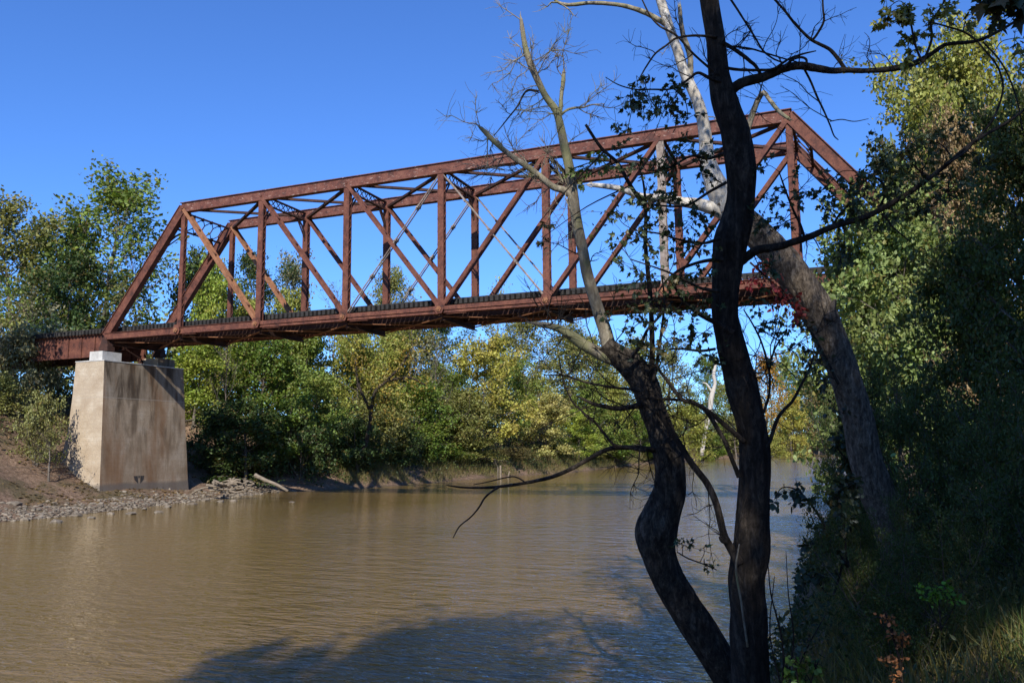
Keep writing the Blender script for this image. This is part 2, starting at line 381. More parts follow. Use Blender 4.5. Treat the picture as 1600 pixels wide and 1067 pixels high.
# ------------------------------------------------------------------ ground and river
def ax(segs):
    o = []
    for a, b_, s in segs: o += list(np.arange(a, b_, s))
    return np.array(o + [segs[-1][1]])
gx = ax([(-2500, -300, 400), (-300, -60, 30), (-60, -20, 4), (-20, -6, .8), (-6, 16, .45), (16, 44, 2.5), (44, 62, .4), (62, 80, 2), (80, 200, 15), (200, 2500, 400)])
gy = ax([(-2500, -300, 400), (-300, -80, 30), (-80, -50, 3), (-50, -24, .45), (-24, -16, .8), (-16, 24, .5), (24, 84, .9), (84, 180, 3), (180, 360, 6), (360, 700, 60), (700, 2700, 400)])
X, Y = np.meshgrid(gx, gy)
Z = ground(X, Y)
nx, ny = len(gx), len(gy)
g = G(); idx = np.arange(nx * ny).reshape(ny, nx)
q = np.stack([idx[:-1, :-1], idx[:-1, 1:], idx[1:, 1:], idx[1:, :-1]], -1).reshape(-1, 4)
g.add(np.stack([X, Y, Z], -1).reshape(-1, 3), q.tolist())
tag(put('ground', g.mesh('ground', smooth=True), EARTH), kind='structure')
g = G(); g.add([(-60, -420, 0), (140, -420, 0), (140, 420, 0), (-60, 420, 0)], [(0, 1, 2, 3)])
tag(put('river', g.mesh('river'), WATER), kind='structure')

# ------------------------------------------------------------------ the truss bridge
PL, H, W, ZB = 7.1458, 9.26, 5.2, 12.486
ZT = ZB + H
def L(i, y, dz=0): return np.array([i * PL, y, ZB + dz])
def U(i, y, dz=0): return np.array([i * PL, y, ZT + dz])
br = thing('truss_bridge', 'long rusty red steel railway truss crossing the river', 'bridge', (4 * PL, W / 2, ZB - .9))
for y in (0, W):
    g = G().beam(U(1, y), U(7, y), .46, .66, ext=.12); g.beam(U(1, y, .354), U(7, y, .354), .66, .044, ext=.2)
    ch = part('top_chord', g, RUST_TOP, br)
    for i in range(1, 8): part('pin', G().cyl(U(i, y - .27), U(i, y + .27), .10, 10), RUST, ch)
    for a, b_ in ((0, 1), (8, 7)):
        g = G(); g.beam(L(a, y, .05), U(b_, y), .46, .60, ext=.05)
        d = U(b_, y) - L(a, y); d /= np.linalg.norm(d); nr = np.array([-d[2], 0, d[0]]); nr *= np.sign(nr[2])
        g.beam(L(a, y, .05) + nr * .324, U(b_, y) + nr * .324, .62, .044, up=nr)
        part('end_post', g, RUST, br)
    g = G()
    for a, b_ in ((0, 2), (6, 8)):
        for s in (-.2, .2): g.beam(L(a, y + s), L(b_, y + s), .05, .50)
        for s in (-.26, .26):
            for zz in (-.235, .235): g.beam(L(a, y + s * 1.0, zz), L(b_, y + s * 1.0, zz), .075, .03)
        for k in np.arange(a * PL, b_ * PL - .5, .6): g.beam((k, y - .2, ZB - .27), (k + .6, y + .2, ZB - .27), .08, .02)
    for i in range(2, 6):
        for s, dz in ((-.26, .07), (-.1, .02), (.1, .02), (.26, .07)):
            g.beam(L(i, y + s, dz), L(i + 1, y + s, dz if s < 0 else dz - .1), .05, .26)
            g.beam(L(i, y + s * .8, -.17), L(i + 1, y + s * .8, -.20), .045, .14)
    part('bottom_chord', g, RUST, br)
    for i in range(1, 8):
        hip = i in (1, 7); wd = .34 if hip else .43; ho = .13 if hip else .17
        g = G(); a, b_ = L(i, y, .1), U(i, y, -.33)
        for s in (-ho, ho):
            g.beam(a + (0, s, 0), b_ + (0, s, 0), wd, .04, up=(0, 1, 0))
            for fx in (-wd / 2 + .02, wd / 2 - .02):
                g.beam(a + (fx, s * .8, 0), b_ + (fx, s * .8, 0), .035, .10, up=(0, 1, 0))
        for fx in (-wd / 2 + .004, wd / 2 - .004):
            zz = a[2] + .8; k = 1
            while zz < b_[2] - .5:
                g.beam((a[0] + fx, y - ho * k, zz), (a[0] + fx, y + ho * k, zz + .42), .02, .06, up=(1, 0, 0)); zz += .42; k = -k
        vm = RUST_GREY if (i == 6 and y == 0) else RUST
        vo = part('vertical_post', g, vm, br)
        if i == 6 and y == 0: vo['label'] = 'pale grey weathered upright post'
        g = G()                                                     # pin plate, pin and nut at the foot of the post
        g.plate([L(i, y - ho - .24, .42) + (-.20, 0, 0), L(i, y - ho - .24, .42) + (.2, 0, 0), L(i, y - ho - .24, 0) + (.34, 0, 0), L(i, y - ho - .24, -.28) + (.2, 0, 0), L(i, y - ho - .24, -.28) + (-.2, 0, 0), L(i, y - ho - .24, 0) + (-.34, 0, 0)], (0, 1, 0), .03)
        part('joint_plate', g, RUST, vo)
        g = G().cyl(L(i, y - .56), L(i, y + .5), .10, 12); g.cyl(L(i, y - .50), L(i, y - .42), .19, 6)
        part('pin', g, RUST_TAN, vo)
    for a, b_ in ((1, 2), (2, 3), (3, 4), (7, 6), (6, 5), (5, 4)):  # main diagonals
        g = G(); p0, p1 = U(a, y, -.1), L(b_, y, .05)
        for s in (-.21, .21): g.beam(p0 + (0, s, 0), p1 + (0, s, 0), .045, .27 if a in (1, 7) else .235)
        for t in (.18, .4, .62, .84):
            m_ = p0 + (p1 - p0) * t; d = (p1 - p0) / np.linalg.norm(p1 - p0)
            g.beam(m_ - d * .12, m_ + d * .12, .40, .20)
        part('diagonal', g, RUST_TAN if a in (1,) else RUST, br)
    for a, b_ in ((4, 3), (4, 5)):                                  # counter rods in pairs
        g = G(); p0, p1 = U(a, y, -.2), L(b_, y, .1)
        for s in (-.13, .13): g.tube([p0 + (0, s, 0), p1 + (0, s, 0)], [.045] * 2, 6)
        for t in (.24, .47, .72): 
            m_ = p0 + (p1 - p0) * t; g.beam(m_ - (0, .22, 0), m_ + (0, .22, 0), .16, .10)
            d = (p1 - p0) / np.linalg.norm(p1 - p0)
            for s in (-.13, .13): g.beam(m_ + (0, s, 0) - d * .2, m_ + (0, s, 0) + d * .2, .10, .10)
        part('counter_rod', g, RUST_GREY, br)
# overhead bracing
for i in range(1, 7):
    for a, b_, dz in ((0, W, -.08), (W, 0, -.24)):
        g = G().beam(U(i, a, dz), U(i + 1, b_, dz), .22, .16); part('top_lateral', g, RUST_DARK, br)
for i in range(2, 7):
    g = G(); g.beam(U(i, .25, .1), U(i, W - .25, .1), .22, .07); g.beam(U(i, .25, -.5), U(i, W - .25, -.5), .2, .07)
    n = 8; ys = np.linspace(.3, W - .3, n + 1)
    for k in range(n):
        g.beam(U(i, ys[k], -.47), U(i, ys[k + 1], .08), .03, .06); g.beam(U(i, ys[k], .08), U(i, ys[k + 1], -.47), .03, .06)
    so_ = part('sway_strut', g, RUST_DARK, br)
    for y, s in ((0, 1), (W, -1)):
        g = G(); P = [U(i, y + s * (.2 + 1.15 * (1 - math.cos(t))), -.55 - 1.6 * (1 - math.sin(t)) ) for t in np.linspace(.05, 1.45, 6)]
        for p0, p1 in zip(P[:-1], P[1:]): g.beam(p0, p1, .10, .10, up=(1, 0, 0))
        g.beam(U(i, y + s * .2, -1.9), U(i, y + s * 1.2, -.55), .08, .08)
        part('knee_brace', g, RUST_DARK, so_)
for i, a in ((1, 0), (7, 8)):
    d = L(a, 0) - U(i, 0); d /= np.linalg.norm(d)
    g = G(); t0, t1 = .35, 1.75
    q0 = lambda y, t: U(i, y) + d * t
    g.beam(q0(.22, t0), q0(W - .22, t0), .16, .10); g.beam(q0(.22, t1), q0(W - .22, t1), .16, .10)
    ys = np.linspace(.3, W - .3, 6)
    for k in range(5):
        ym = (ys[k] + ys[k + 1]) / 2; tm = (t0 + t1) / 2
        for yy, tt in ((ys[k], t0), (ys[k + 1], t0), (ys[k], t1), (ys[k + 1], t1)):
            g.beam(q0(yy, tt), q0(ym, tm + (.24 if tt == t1 else -.24)), .05, .07)
        g.beam(q0(ym, tm - .24), q0(ym, tm + .24), .05, .07)
    po = part('portal_brace', g, RUST_DARK, br)
    nr = np.cross(d, (0, 1, 0))
    for yy, tt in [(y_, t1 - .05) for y_ in ys[1:-1]] + [(y_, t0 + .05) for y_ in ys[1:-1]]:
        c = q0(yy, tt); part('gusset_plate', G().plate([c + d * .17, c + np.array((0, .22, 0)), c - d * .17, c - np.array((0, .22, 0))], nr, .03), RUST_DARK, po)
    for y, s in ((.22, 1), (W - .22, -1)):
        g = G(); P = [q0(y + s * 1.35 * (1 - math.cos(t)), t1 + 2.1 * (1 - math.sin(t))) for t in np.linspace(.05, 1.5, 7)]
        for p0, p1 in zip(P[:-1], P[1:]): g.beam(p0, p1, .14, .12)
        g.beam(q0(y, t1 + 1.9), q0(y + s * 1.2, t1), .08, .08)
        part('knee_brace', g, RUST, po)
# floor
for i in range(0, 9):
    x = i * PL + (.35 if i == 0 else -.35 if i == 8 else 0)
    g = G(); g.box(x - .02, x + .02, .1, W - .1, ZB - .62, ZB + .16)
    g.box(x - .16, x + .16, .1, W - .1, ZB + .16, ZB + .19); g.box(x - .16, x + .16, .1, W - .1, ZB - .65, ZB - .62)
    part('floor_beam', g, RUST_DARK, br)
for y in (1.75, W - 1.75):
    g = G(); g.box(.4, 8 * PL - .4, y - .015, y + .015, ZB - .3, ZB + .38); g.box(.4, 8 * PL - .4, y - .14, y + .14, ZB + .38, ZB + .405); g.box(.4, 8 * PL - .4, y - .14, y + .14, ZB - .32, ZB - .30)
    part('stringer', g, RUST_DARK, br)
for i in range(8):
    for a, b_, dz in ((.2, W - .2, -.40), (W - .2, .2, -.46)):
        part('bottom_lateral', G().beam(L(i, a, dz), L(i + 1, b_, dz), .16, .05), RUST_TAN, br)
for i in range(1, 7):
    g = G(); c = L(i, -.05, -.30)
    g.plate([c + (-.62, 0, 0), c + (.1, 0, 0), c + (-.22, -.55, -.02)], (0, 0, 1), .03)
    g.plate([c + (.3, -.02, -.01), c + (1.9, -.02, -.01), c + (1.5, -.25, -.03), c + (.5, -.25, -.03)], (0, 0, 1), .03)
    part('outrigger_plate', g, RUST, br)
rng = np.random.default_rng(5)
tx = np.arange(.45, 8 * PL - .2, .357); rest = G(); kx = [] ; nties = 0
order = sorted(range(len(tx)), key=lambda k: tx[k]); shown = set(order[:99])
for k, x in enumerate(tx):
    dy, dz, dw = rng.normal(0, .03), rng.normal(0, .006), rng.normal(0, .01)
    g = rest if k not in shown else G()
    g.box(x - .10 - dw, x + .10 + dw, .42 + dy, W - .42 + dy, ZB + .407, ZB + .74 + dz)
    if k in shown: part('tie', g, TIMBER, br)
o = part('ties', rest, TIMBER, br); o['kind'] = 'stuff'
for y in (1.15, W - 1.15):
    g = G()
    for k in range(14):
        x0 = k * 8 * PL / 14; g.box(x0 + .01, x0 + 8 * PL / 14 - .01, y - .10, y + .10, ZB + .755, ZB + .90)
    part('guard_timber', g, TIMBER, br)
for y in (W / 2 - .75, W / 2 + .75):
    g = G(); g.box(0, 8 * PL, y - .07, y + .07, ZB + .755, ZB + .77); g.box(0, 8 * PL, y - .012, y + .012, ZB + .77, ZB + .87); g.box(0, 8 * PL, y - .036, y + .036, ZB + .87, ZB + .91)
    part('rail', g, RAIL, br)
for y in (0, W):
    for x in (0, 8 * PL):
        g = G(); g.box(x - .45, x + .45, y - .34, y + .34, ZB - 1.1, ZB - .78); g.plate([(x - .42, y, ZB - .80), (x + .42, y, ZB - .80), (x + .2, y, ZB - .1), (x - .2, y, ZB - .1)], (0, 1, 0), .56)
        part('bearing_shoe', g, RUST_DARK, br)

# ------------------------------------------------------------------ approach girder span
ap = thing('girder_span', 'low rusty plate girder approach span leading into the trees', 'bridge', (-8, W / 2, 11.1))
x0, x1 = -17.6, -.62
for y in (.80, W - .80):
    g = G(); g.box(x0, x1, y - .012, y + .012, 11.13, 12.84); g.box(x0, x1, y - .19, y + .19, 11.09, 11.13); g.box(x0, x1, y - .17, y + .17, 12.84, 12.88)
    go = part('girder', g, RUST, ap)
    for x in np.arange(x1 - .08, x0, -1.42):
        g = G()
        for s in (-1, 1): g.box(x - .04, x + .04, y + s * .012 if s > 0 else y - .11, y + .11 if s > 0 else y - .012, 11.13, 12.84)
        part('stiffener', g, RUST, go)
for x in np.arange(x1 - .3, x0, -.357):
    part('tie', G().box(x - .11, x + .11, .42 + rng.normal(0, .03), W - .42, 12.89, 13.22 + rng.normal(0, .006)), TIMBER, ap)
for y in (1.15, W - 1.15): part('guard_timber', G().box(x0, x1 + .3, y - .1, y + .1, 13.25, 13.39), TIMBER, ap)
for y in (W / 2 - .75, W / 2 + .75): part('rail', G().box(x0, x1 + .3, y - .035, y + .035, 13.25, 13.39), RAIL, ap)
for x in (-1.0, -6, -11, -16): part('cross_frame', G().beam((x, .85, 11.2), (x, W - .85, 12.6), .1, .1).beam((x, .85, 12.6), (x, W - .85, 11.2), .1, .1), RUST_DARK, ap)
g = G()
for k in range(9):
    xx = x1 - .05 - k * .085
    g.beam((xx, .783 - .115, 11.45 + .1 * rng.random()), (xx + .05 * rng.normal(), .783 - .115, 11.75 + .1 * rng.random()), .012, .025, up=(0, 1, 0))
part('chalk_scrawl', g, CHALK, ap)
part('end_panel', G().box(x1 - .02, x1 + .02, .45, 1.15, 11.13, 13.6), RUST, ap)
part('bearing_shoe', G().box(-1.2, -.75, .55, 1.05, 10.56, 11.085).box(-1.2, -.75, W - 1.05, W - .55, 10.56, 11.085), RUST_DARK, ap)

# ------------------------------------------------------------------ the pier
pr = thing('bridge_pier', 'tall tan concrete pier with dark streaks standing at the gravel edge', 'pier', (0, 2.6, 0))
lv = [(-.8, -3.4, 1.95, -1.62, 7.25), (1.6, -2.9, 1.75, -1.52, 7.08), (3.6, -2.25, 1.66, -1.47, 6.95), (5.2, -1.85, 1.6, -1.45, 6.82), (7.76, -1.6, 1.5, -1.42, 6.65), (10.45, -1.5, 1.38, -1.38, 6.5)]
g = G(); V = []
for z, a, b_, c, d_ in lv: V += [(a, c, z), (b_, c, z), (b_, d_, z), (a, d_, z)]
F = [(4 * i + k, 4 * i + (k + 1) % 4, 4 * i + 4 + (k + 1) % 4, 4 * i + 4 + k) for i in range(5) for k in range(4)] + [(20, 21, 22, 23)]
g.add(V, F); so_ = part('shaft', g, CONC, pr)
part('coping', G().box(-1.53, 1.41, -1.41, 6.53, 10.454, 10.53), WHITE_C, pr)
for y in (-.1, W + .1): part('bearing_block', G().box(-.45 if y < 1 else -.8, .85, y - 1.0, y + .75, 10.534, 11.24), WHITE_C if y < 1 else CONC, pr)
g = G()                                                             # dark shield-like face painted on the river side
def onface(y, z): return np.array([1.75 + (1.6 - z) * .083 + .012, y, z])
oc = onface
def shield(pts): g.add([onface(y, z) for y, z in pts], [tuple(range(len(pts)))])
cy, cz = 2.05, 1.95
for pts in ([(-.62, .55), (-.08, .62), (-.05, .40), (-.5, .36)], [(.08, .62), (.62, .55), (.5, .36), (.05, .40)], [(-.60, .24), (-.14, .30), (-.1, -.62), (-.42, -.35)], [(.14, .30), (.60, .24), (.42, -.35), (.1, -.62)], [(-.08, .30), (.08, .30), (.07, -.2), (-.07, -.2)]):
    shield([(cy + a, cz + b_) for a, b_ in pts])
part('painted_face', g, INK, pr)
pr2 = thing('bridge_pier', 'shaded concrete pier hidden in foliage under the far end of the truss', 'pier', (8 * PL, 2.6, 2))
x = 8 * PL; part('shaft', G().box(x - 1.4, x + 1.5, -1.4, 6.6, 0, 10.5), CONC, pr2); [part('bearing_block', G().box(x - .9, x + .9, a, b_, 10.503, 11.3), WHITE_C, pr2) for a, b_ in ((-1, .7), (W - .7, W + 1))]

# ------------------------------------------------------------------ tree shapes
def smooth(P, n=5):
    """Catmull-Rom through rows of numbers"""
    P = np.asarray(P, float)
    if len(P) < 3: return np.array([P[0] + (P[-1] - P[0]) * t for t in np.linspace(0, 1, n + 1)])
    Q = np.vstack([2 * P[0] - P[1], P, 2 * P[-1] - P[-2]]); o = []
    for i in range(1, len(Q) - 2):
        a, b_, c, d = Q[i - 1:i + 3]
        for t in np.linspace(0, 1, n, endpoint=False):
            o.append(.5 * (2 * b_ + (c - a) * t + (2 * a - 5 * b_ + 4 * c - d) * t * t + (3 * b_ - a - 3 * c + d) * t ** 3))
    o.append(P[-1]); return np.array(o)
def unit(v): return v / (np.linalg.norm(v, axis=-1, keepdims=True) + 1e-9)

def grow(seed, H=12, R=4.5, base=.25, nl=16, nsub=4, ntip=3, nleaf=14, ls=.3, spread=.55, tr=.16, top=.35, wob=.05, up=.5, tmpl=CARD, multi=1, twig=1.0, drape=0):
    rng = np.random.default_rng(seed); g = G(); LP_ = []; LD = []
    for mstem in range(multi):
        lean = rng.normal(0, .04 if multi == 1 else .22, 2); Hm = H * (1 if mstem == 0 else rng.uniform(.7, .97))
        n = 9; t = np.linspace(0, 1, n)
        P = np.stack([lean[0] * Hm * t + np.cumsum(rng.normal(0, wob * H / n, n)) * t, lean[1] * Hm * t + np.cumsum(rng.normal(0, wob * H / n, n)) * t, t * Hm * .93 - .4], 1)
        P = smooth(P, 3); r = tr * (1 - np.linspace(0, 1, len(P)) ** .9 * .9) / multi ** .4; r[0] *= 1.35; r[1] *= 1.1
        g.tube(P, r, 8, rough=.12, rng=rng)
        az = rng.uniform(0, 6.28)
        for i in range(nl // multi):
            tt = base + (1 - base) * ((i + rng.uniform(0, .9)) / (nl // multi)); az += 2.4 + rng.normal(0, .35)
            k = min(int(tt * (len(P) - 1)), len(P) - 2); p0 = P[k]
            s = (tt - base) / (1 - base)
            prof = math.sqrt(max(.06, 1 - ((s - top) / (1.03 - top if s > top else top + .75)) ** 2))
            Ln = R * prof * rng.uniform(.68, 1.15)
            el = up * .4 + s * up * 1.3 + rng.normal(0, .15)
            d = np.array([math.cos(az) * math.cos(el), math.sin(az) * math.cos(el), math.sin(el)])
            m = 6; Q = [p0]
            for j in range(m - 1):
                d = unit(d + rng.normal(0, .16, 3) + np.array([0, 0, .07])); Q.append(Q[-1] + d * Ln / (m - 1))
            Q = np.array(Q); r0 = max(.02, r[k] * .55)
            g.tube(Q, np.linspace(r0, .012, m), 5, cap=False)
            for a in range(nsub):
                u_ = .28 + .72 * (a + rng.random()) / nsub; kk = min(int(u_ * (m - 1)), m - 2)
                q0 = Q[kk] + (Q[kk + 1] - Q[kk]) * (u_ * (m - 1) - kk)
                dd = unit(unit(Q[kk + 1] - Q[kk]) + rng.normal(0, .75, 3) + np.array([0, 0, .25 - drape]))
                l2 = Ln * rng.uniform(.22, .48) * twig; S = [q0]
                for j in range(3):
                    dd = unit(dd + rng.normal(0, .22, 3) - np.array([0, 0, drape * .3])); S.append(S[-1] + dd * l2 / 3)
                S = np.array(S); g.tube(S, np.linspace(max(.010, r0 * .35), .007, 4), 3, cap=False)
                for b_ in range(ntip):
                    c = S[1 + b_ % 3] + rng.normal(0, spread * .45, 3); nn = max(1, int(nleaf * rng.uniform(.3, 1.6) + rng.random()))
                    if nleaf < .5: continue
                    LP_.append(c + rng.normal(0, 1, (nn, 3)) * spread * np.array([.62, .62, .40])); LD.append(np.tile(dd, (nn, 1)))
    if not LP_: return g, None
    LP_ = np.concatenate(LP_); LD = np.concatenate(LD)
    keep = LP_[:, 2] > .15; LP_, LD = LP_[keep], LD[keep]; n = len(LP_)
    D = unit(LD * .4 + rng.normal(0, .9, (n, 3)) + np.array([0, 0, -.15]))
    Nn = unit(rng.normal(0, .75, (n, 3)) + np.array([0, 0, .7]))
    return g, leaf_mesh('crown', LP_, D, Nn, ls * rng.uniform(.6, 1.35, n), tmpl)
PROTO = {}
def proto(key, **kw):
    g, lm = grow(**kw); tm = g.mesh('trunk', smooth=True); PROTO[key] = (tm, lm, kw['H'], kw['R'])
proto('broad', seed=1, H=12, R=4.4, nl=20, nsub=5, ntip=4, nleaf=25.5, ls=.30, spread=.62, base=.2)
proto('broad2', seed=2, H=12, R=4.8, nl=22, nsub=5, ntip=4, nleaf=22.5, ls=.28, spread=.55, base=.16, top=.5)
proto('round', seed=3, H=10, R=4.6, nl=24, nsub=5, ntip=4, nleaf=27.9, ls=.27, spread=.5, base=.08, top=.45, up=.6)
proto('tall', seed=4, H=20, R=6.0, nl=24, nsub=6, ntip=5, nleaf=10, ls=.34, spread=.75, base=.28, top=.55, up=.75, tr=.28)
proto('tall2', seed=5, H=20, R=6.5, nl=22, nsub=6, ntip=5, nleaf=13.5, ls=.34, spread=.7, base=.22, top=.6, up=.7, tr=.30, wob=.09)
proto('thin', seed=6, H=13, R=3.4, nl=22, nsub=6, ntip=2, nleaf=3.2, ls=.24, spread=.45, base=.2, up=.8, tr=.13, twig=1.3)
proto('bare', seed=7, H=13, R=3.6, nl=24, nsub=8, ntip=1, nleaf=1.2, ls=.2, spread=.35, base=.15, up=.85, tr=.13, twig=1.4)
proto('bush', seed=8, H=5, R=3.0, nl=24, nsub=5, ntip=4, nleaf=19.5, ls=.23, spread=.40, base=.05, top=.45, up=.7, tr=.10, multi=4)
proto('bush2', seed=9, H=4, R=2.7, nl=22, nsub=5, ntip=3, nleaf=18.2, ls=.2, spread=.36, base=.04, top=.35, up=.65, tr=.08, multi=5, drape=.3)
proto('draped', seed=10, H=10, R=3.2, nl=24, nsub=6, ntip=4, nleaf=20.8, ls=.24, spread=.5, base=.06, top=.3, up=.4, tr=.16, drape=.6)
proto('near', seed=11, H=10, R=4.4, nl=40, nsub=9, ntip=6, nleaf=17, ls=.175, spread=.30, base=.06, top=.4, up=.6, tmpl=OVAL)
proto('near2', seed=12, H=10, R=4.2, nl=36, nsub=9, ntip=6, nleaf=22, ls=.125, spread=.30, base=.12, top=.5, up=.7, tmpl=OVAL, drape=.2)
proto('nearbush', seed=13, H=4, R=2.4, nl=36, nsub=8, ntip=6, nleaf=18, ls=.085, spread=.2, base=.04, top=.4, up=.65, tr=.05, multi=5, tmpl=LANCE)
proto('canopy', seed=14, H=20, R=6.5, nl=30, nsub=7, ntip=5, nleaf=26, ls=.30, spread=.72, base=.2, top=.45, up=.6, tr=.3)

proto('high', seed=15, H=20, R=6.5, nl=26, nsub=7, ntip=5, nleaf=26, ls=.30, spread=.7, base=.66, top=.7, up=.6, tr=.3)

def plant(key, label, u, d, vtop, wpx, color, cat='tree', name='tree', group='trees on the far river bank', pos=None, rot=None, hgt=None, bark_=None, sink=.0, leafmat=None):
    tm, lm, PH, PR = PROTO[key]
    f = foot(u, d) if pos is None else np.array([pos[0], pos[1], gz(*pos)])
    if hgt is None: hgt = at(u, vtop, d)[2] - f[2]
    sw = wpx / 2 * d / FPX / PR if wpx else hgt / PH
    rng = np.random.default_rng(int(abs(u) * 7 + d * 13 + (vtop or 0)))
    o = thing(name, label, cat, (f[0], f[1], f[2] - sink), group)
    o.rotation_euler = (rng.normal(0, .03), rng.normal(0, .03), rng.uniform(0, 6.28) if rot is None else rot)
    o.scale = (sw * rng.uniform(.92, 1.08), sw * rng.uniform(.92, 1.08), hgt / PH / .97)
    put('trunk', tm, bark_ or BARK_FAR, o)
    if lm: put('crown', lm, leafmat or LEAF, o, color)
    return o
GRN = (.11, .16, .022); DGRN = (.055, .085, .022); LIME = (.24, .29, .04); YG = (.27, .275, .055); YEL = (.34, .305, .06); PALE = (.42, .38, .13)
OLV = (.20, .20, .055); GREY = (.22, .21, .11); BRN = (.22, .17, .07); ORG_ = (.40, .22, .03); MID = (.16, .21, .038)
FAR = [
 # key, u, depth, top v, width px, colour, label
 ('tall', 145, 86, 270, 265, MID, 'tallest open crowned green tree rising above the approach girder'),
 ('tall2', 18, 82, 310, 240, OLV, 'olive brown tree at the edge of the picture behind the approach girder'),
 ('broad2', 85, 76, 395, 170, DGRN, 'dark green tree between the olive brown tree and the tallest one'),
 ('thin', 215, 92, 345, 120, DGRN, 'dark narrow tree at the shoulder of the tallest open tree'),
 ('thin', 190, 80, 440, 120, OLV, 'scrubby thin brownish tree low behind the sloping end post'),
 ('thin', 55, 74, 455, 130, GREY, 'sparse grey green tree just above the approach track'),
 ('broad', 285, 97, 392, 110, DGRN, 'dark green tree seen through the first truss panel'),
 ('round', 335, 86, 432, 125, LIME, 'bright lime green tree seen through the first truss panel'),
 ('tall2', 395, 106, 398, 130, DGRN, 'dark tree behind the lime one with top showing in second truss panel'),
 ('tall', 450, 112, 405, 110, GREY, 'grey green tall tree seen through the second truss panel'),
 ('broad', 455, 94, 460, 110, YG, 'yellow green tree just over the deck in the second truss panel'),
 ('draped', 300, 80, 520, 110, LIME, 'bright vine hung tree standing just behind the concrete pier'),
 ('bare', 352, 80, 505, 90, BRN, 'bare vine tangled brown tree two steps from the pier'),
 ('draped', 405, 84, 505, 110, GRN, 'deep green ivy hung tree under the second truss panel'),
 ('broad', 470, 90, 500, 120, MID, 'mid green tree under the deck below the second upright post'),
 ('round', 490, 82, 590, 130, MID, 'rounded fresh green tree low on bank near the driftwood pile'),
 ('broad2', 560, 92, 505, 130, YG, 'yellow green spreading tree below the third upright post'),
 ('bare', 520, 98, 430, 110, GREY, 'bare grey twiggy tree showing in the third truss panel'),
 ('tall', 610, 118, 425, 120, OLV, 'tall olive tree topping the deck in the fourth truss panel'),
 ('thin', 655, 104, 445, 110, GREY, 'thin grey tree with few leaves under the middle of the bridge'),
 ('bare', 680, 100, 520, 110, GREY, 'grey leafless thicket tree beside the golden rounded tree'),
 ('draped', 660, 97, 590, 110, GRN, 'dark green vine curtained tree left of the golden rounded tree'),
 ('broad', 640, 112, 500, 120, OLV, 'dull olive tree standing behind the grey leafless thicket tree'),
 ('broad2', 752, 108, 526, 165, YEL, 'golden yellow rounded tree under the middle of the bridge'),
 ('draped', 735, 104, 610, 120, OLV, 'shaggy olive tree hung with vines in front of the golden one'),
 ('tall2', 705, 124, 500, 110, DGRN, 'dark green tree peeping over the golden rounded tree'),
 ('thin', 765, 130, 432, 90, YG, 'airy pale yellow tree topping the deck in the fifth truss panel'),
 ('thin', 825, 128, 510, 90, OLV, 'thin leggy olive tree right beside the golden rounded tree'),
 ('round', 850, 122, 628, 120, PALE, 'straw yellow bushy tree near the water with the posts'),
 ('round', 905, 132, 650, 95, LIME, 'low bright green tree touching the straw yellow one'),
 ('tall', 890, 150, 515, 110, OLV, 'olive tree behind the straw yellow bushy tree'),
 ('bare', 850, 140, 535, 80, GREY, 'bare grey tree standing over the straw yellow bushy tree'),
 ('broad', 950, 160, 590, 90, YG, 'yellow green tree showing left of the dead topped trunk'),
 ('tall2', 960, 178, 545, 100, OLV, 'tall olive tree with its top just under the deck'),
 ('broad2', 1000, 172, 640, 90, GRN, 'green tree low at the water behind the curved trunk'),
 ('tall', 1045, 200, 548, 90, OLV, 'brown olive tree between the two dark foreground trunks'),
 ('broad', 1075, 190, 632, 90, YG, 'yellow brown tree low between the two dark foreground trunks'),
 ('tall2', 1100, 225, 560, 80, GRN, 'dark green distant tree beside the dead white snag'),
 ('broad2', 1150, 240, 600, 90, OLV, 'olive distant tree half behind the straight dark trunk'),
 ('tall', 1196, 262, 562, 95, ORG_, 'orange autumn tree right beside the straight dark trunk'),
 ('tall2', 1237, 285, 562, 62, GRN, 'distant green tree behind the orange autumn one'),
 ('round', 1235, 262, 634, 75, YEL, 'bright yellow distant tree at the river bend'),
 ('broad', 1278, 300, 608, 90, BRN, 'brownish distant tree at the river bend beside the yellow one'),
 ('broad2', 1318, 318, 604, 90, OLV, 'farthest olive tree at the end of the river'),
 ('round', 545, 95, 560, 120, YG, 'fresh yellow green tree filling in under the third truss panel'),
 ('broad', 615, 104, 520, 120, YG, 'pale yellow green tree under the deck right of the third post'),
 ('draped', 690, 108, 570, 100, MID, 'mid green vine hung tree touching the golden rounded one'),
 ('broad2', 795, 122, 560, 110, MID, 'mid green tree filling the space right of the golden rounded tree'),
 ('broad', 835, 134, 590, 90, YG, 'light green tree close behind the straw yellow bushy tree'),
 ('round', 930, 145, 610, 90, MID, 'leafy green tree left of the curved trunk at middle height'),
 ('broad2', 1010, 185, 575, 90, YG, 'pale yellow green tree just behind the curved trunk'),
 ('tall2', 802, 142, 498, 150, OLV, 'wide olive tree closing the gap right of the golden rounded tree'),
 ('broad2', 908, 160, 524, 150, OLV, 'broad olive tree rising behind the low bright green one'),
 ('tall', 995, 192, 536, 120, YG, 'tall yellowish tree behind the fork of the dead topped trunk'),
 ('broad2', 70, 90, 335, 190, DGRN, 'broad dark tree behind the olive brown tree at the picture edge'),
 ('broad', 365, 90, 470, 120, YG, 'yellow green tree just over the deck between the first two posts'),
 ('broad', 1262, 330, 590, 80, DGRN, 'dark distant tree peeping above the brownish one at the bend'),
]
for key, u, d, vt, wp, c, lab in FAR:
    plant(key, lab, u, d, vt, wp, c)
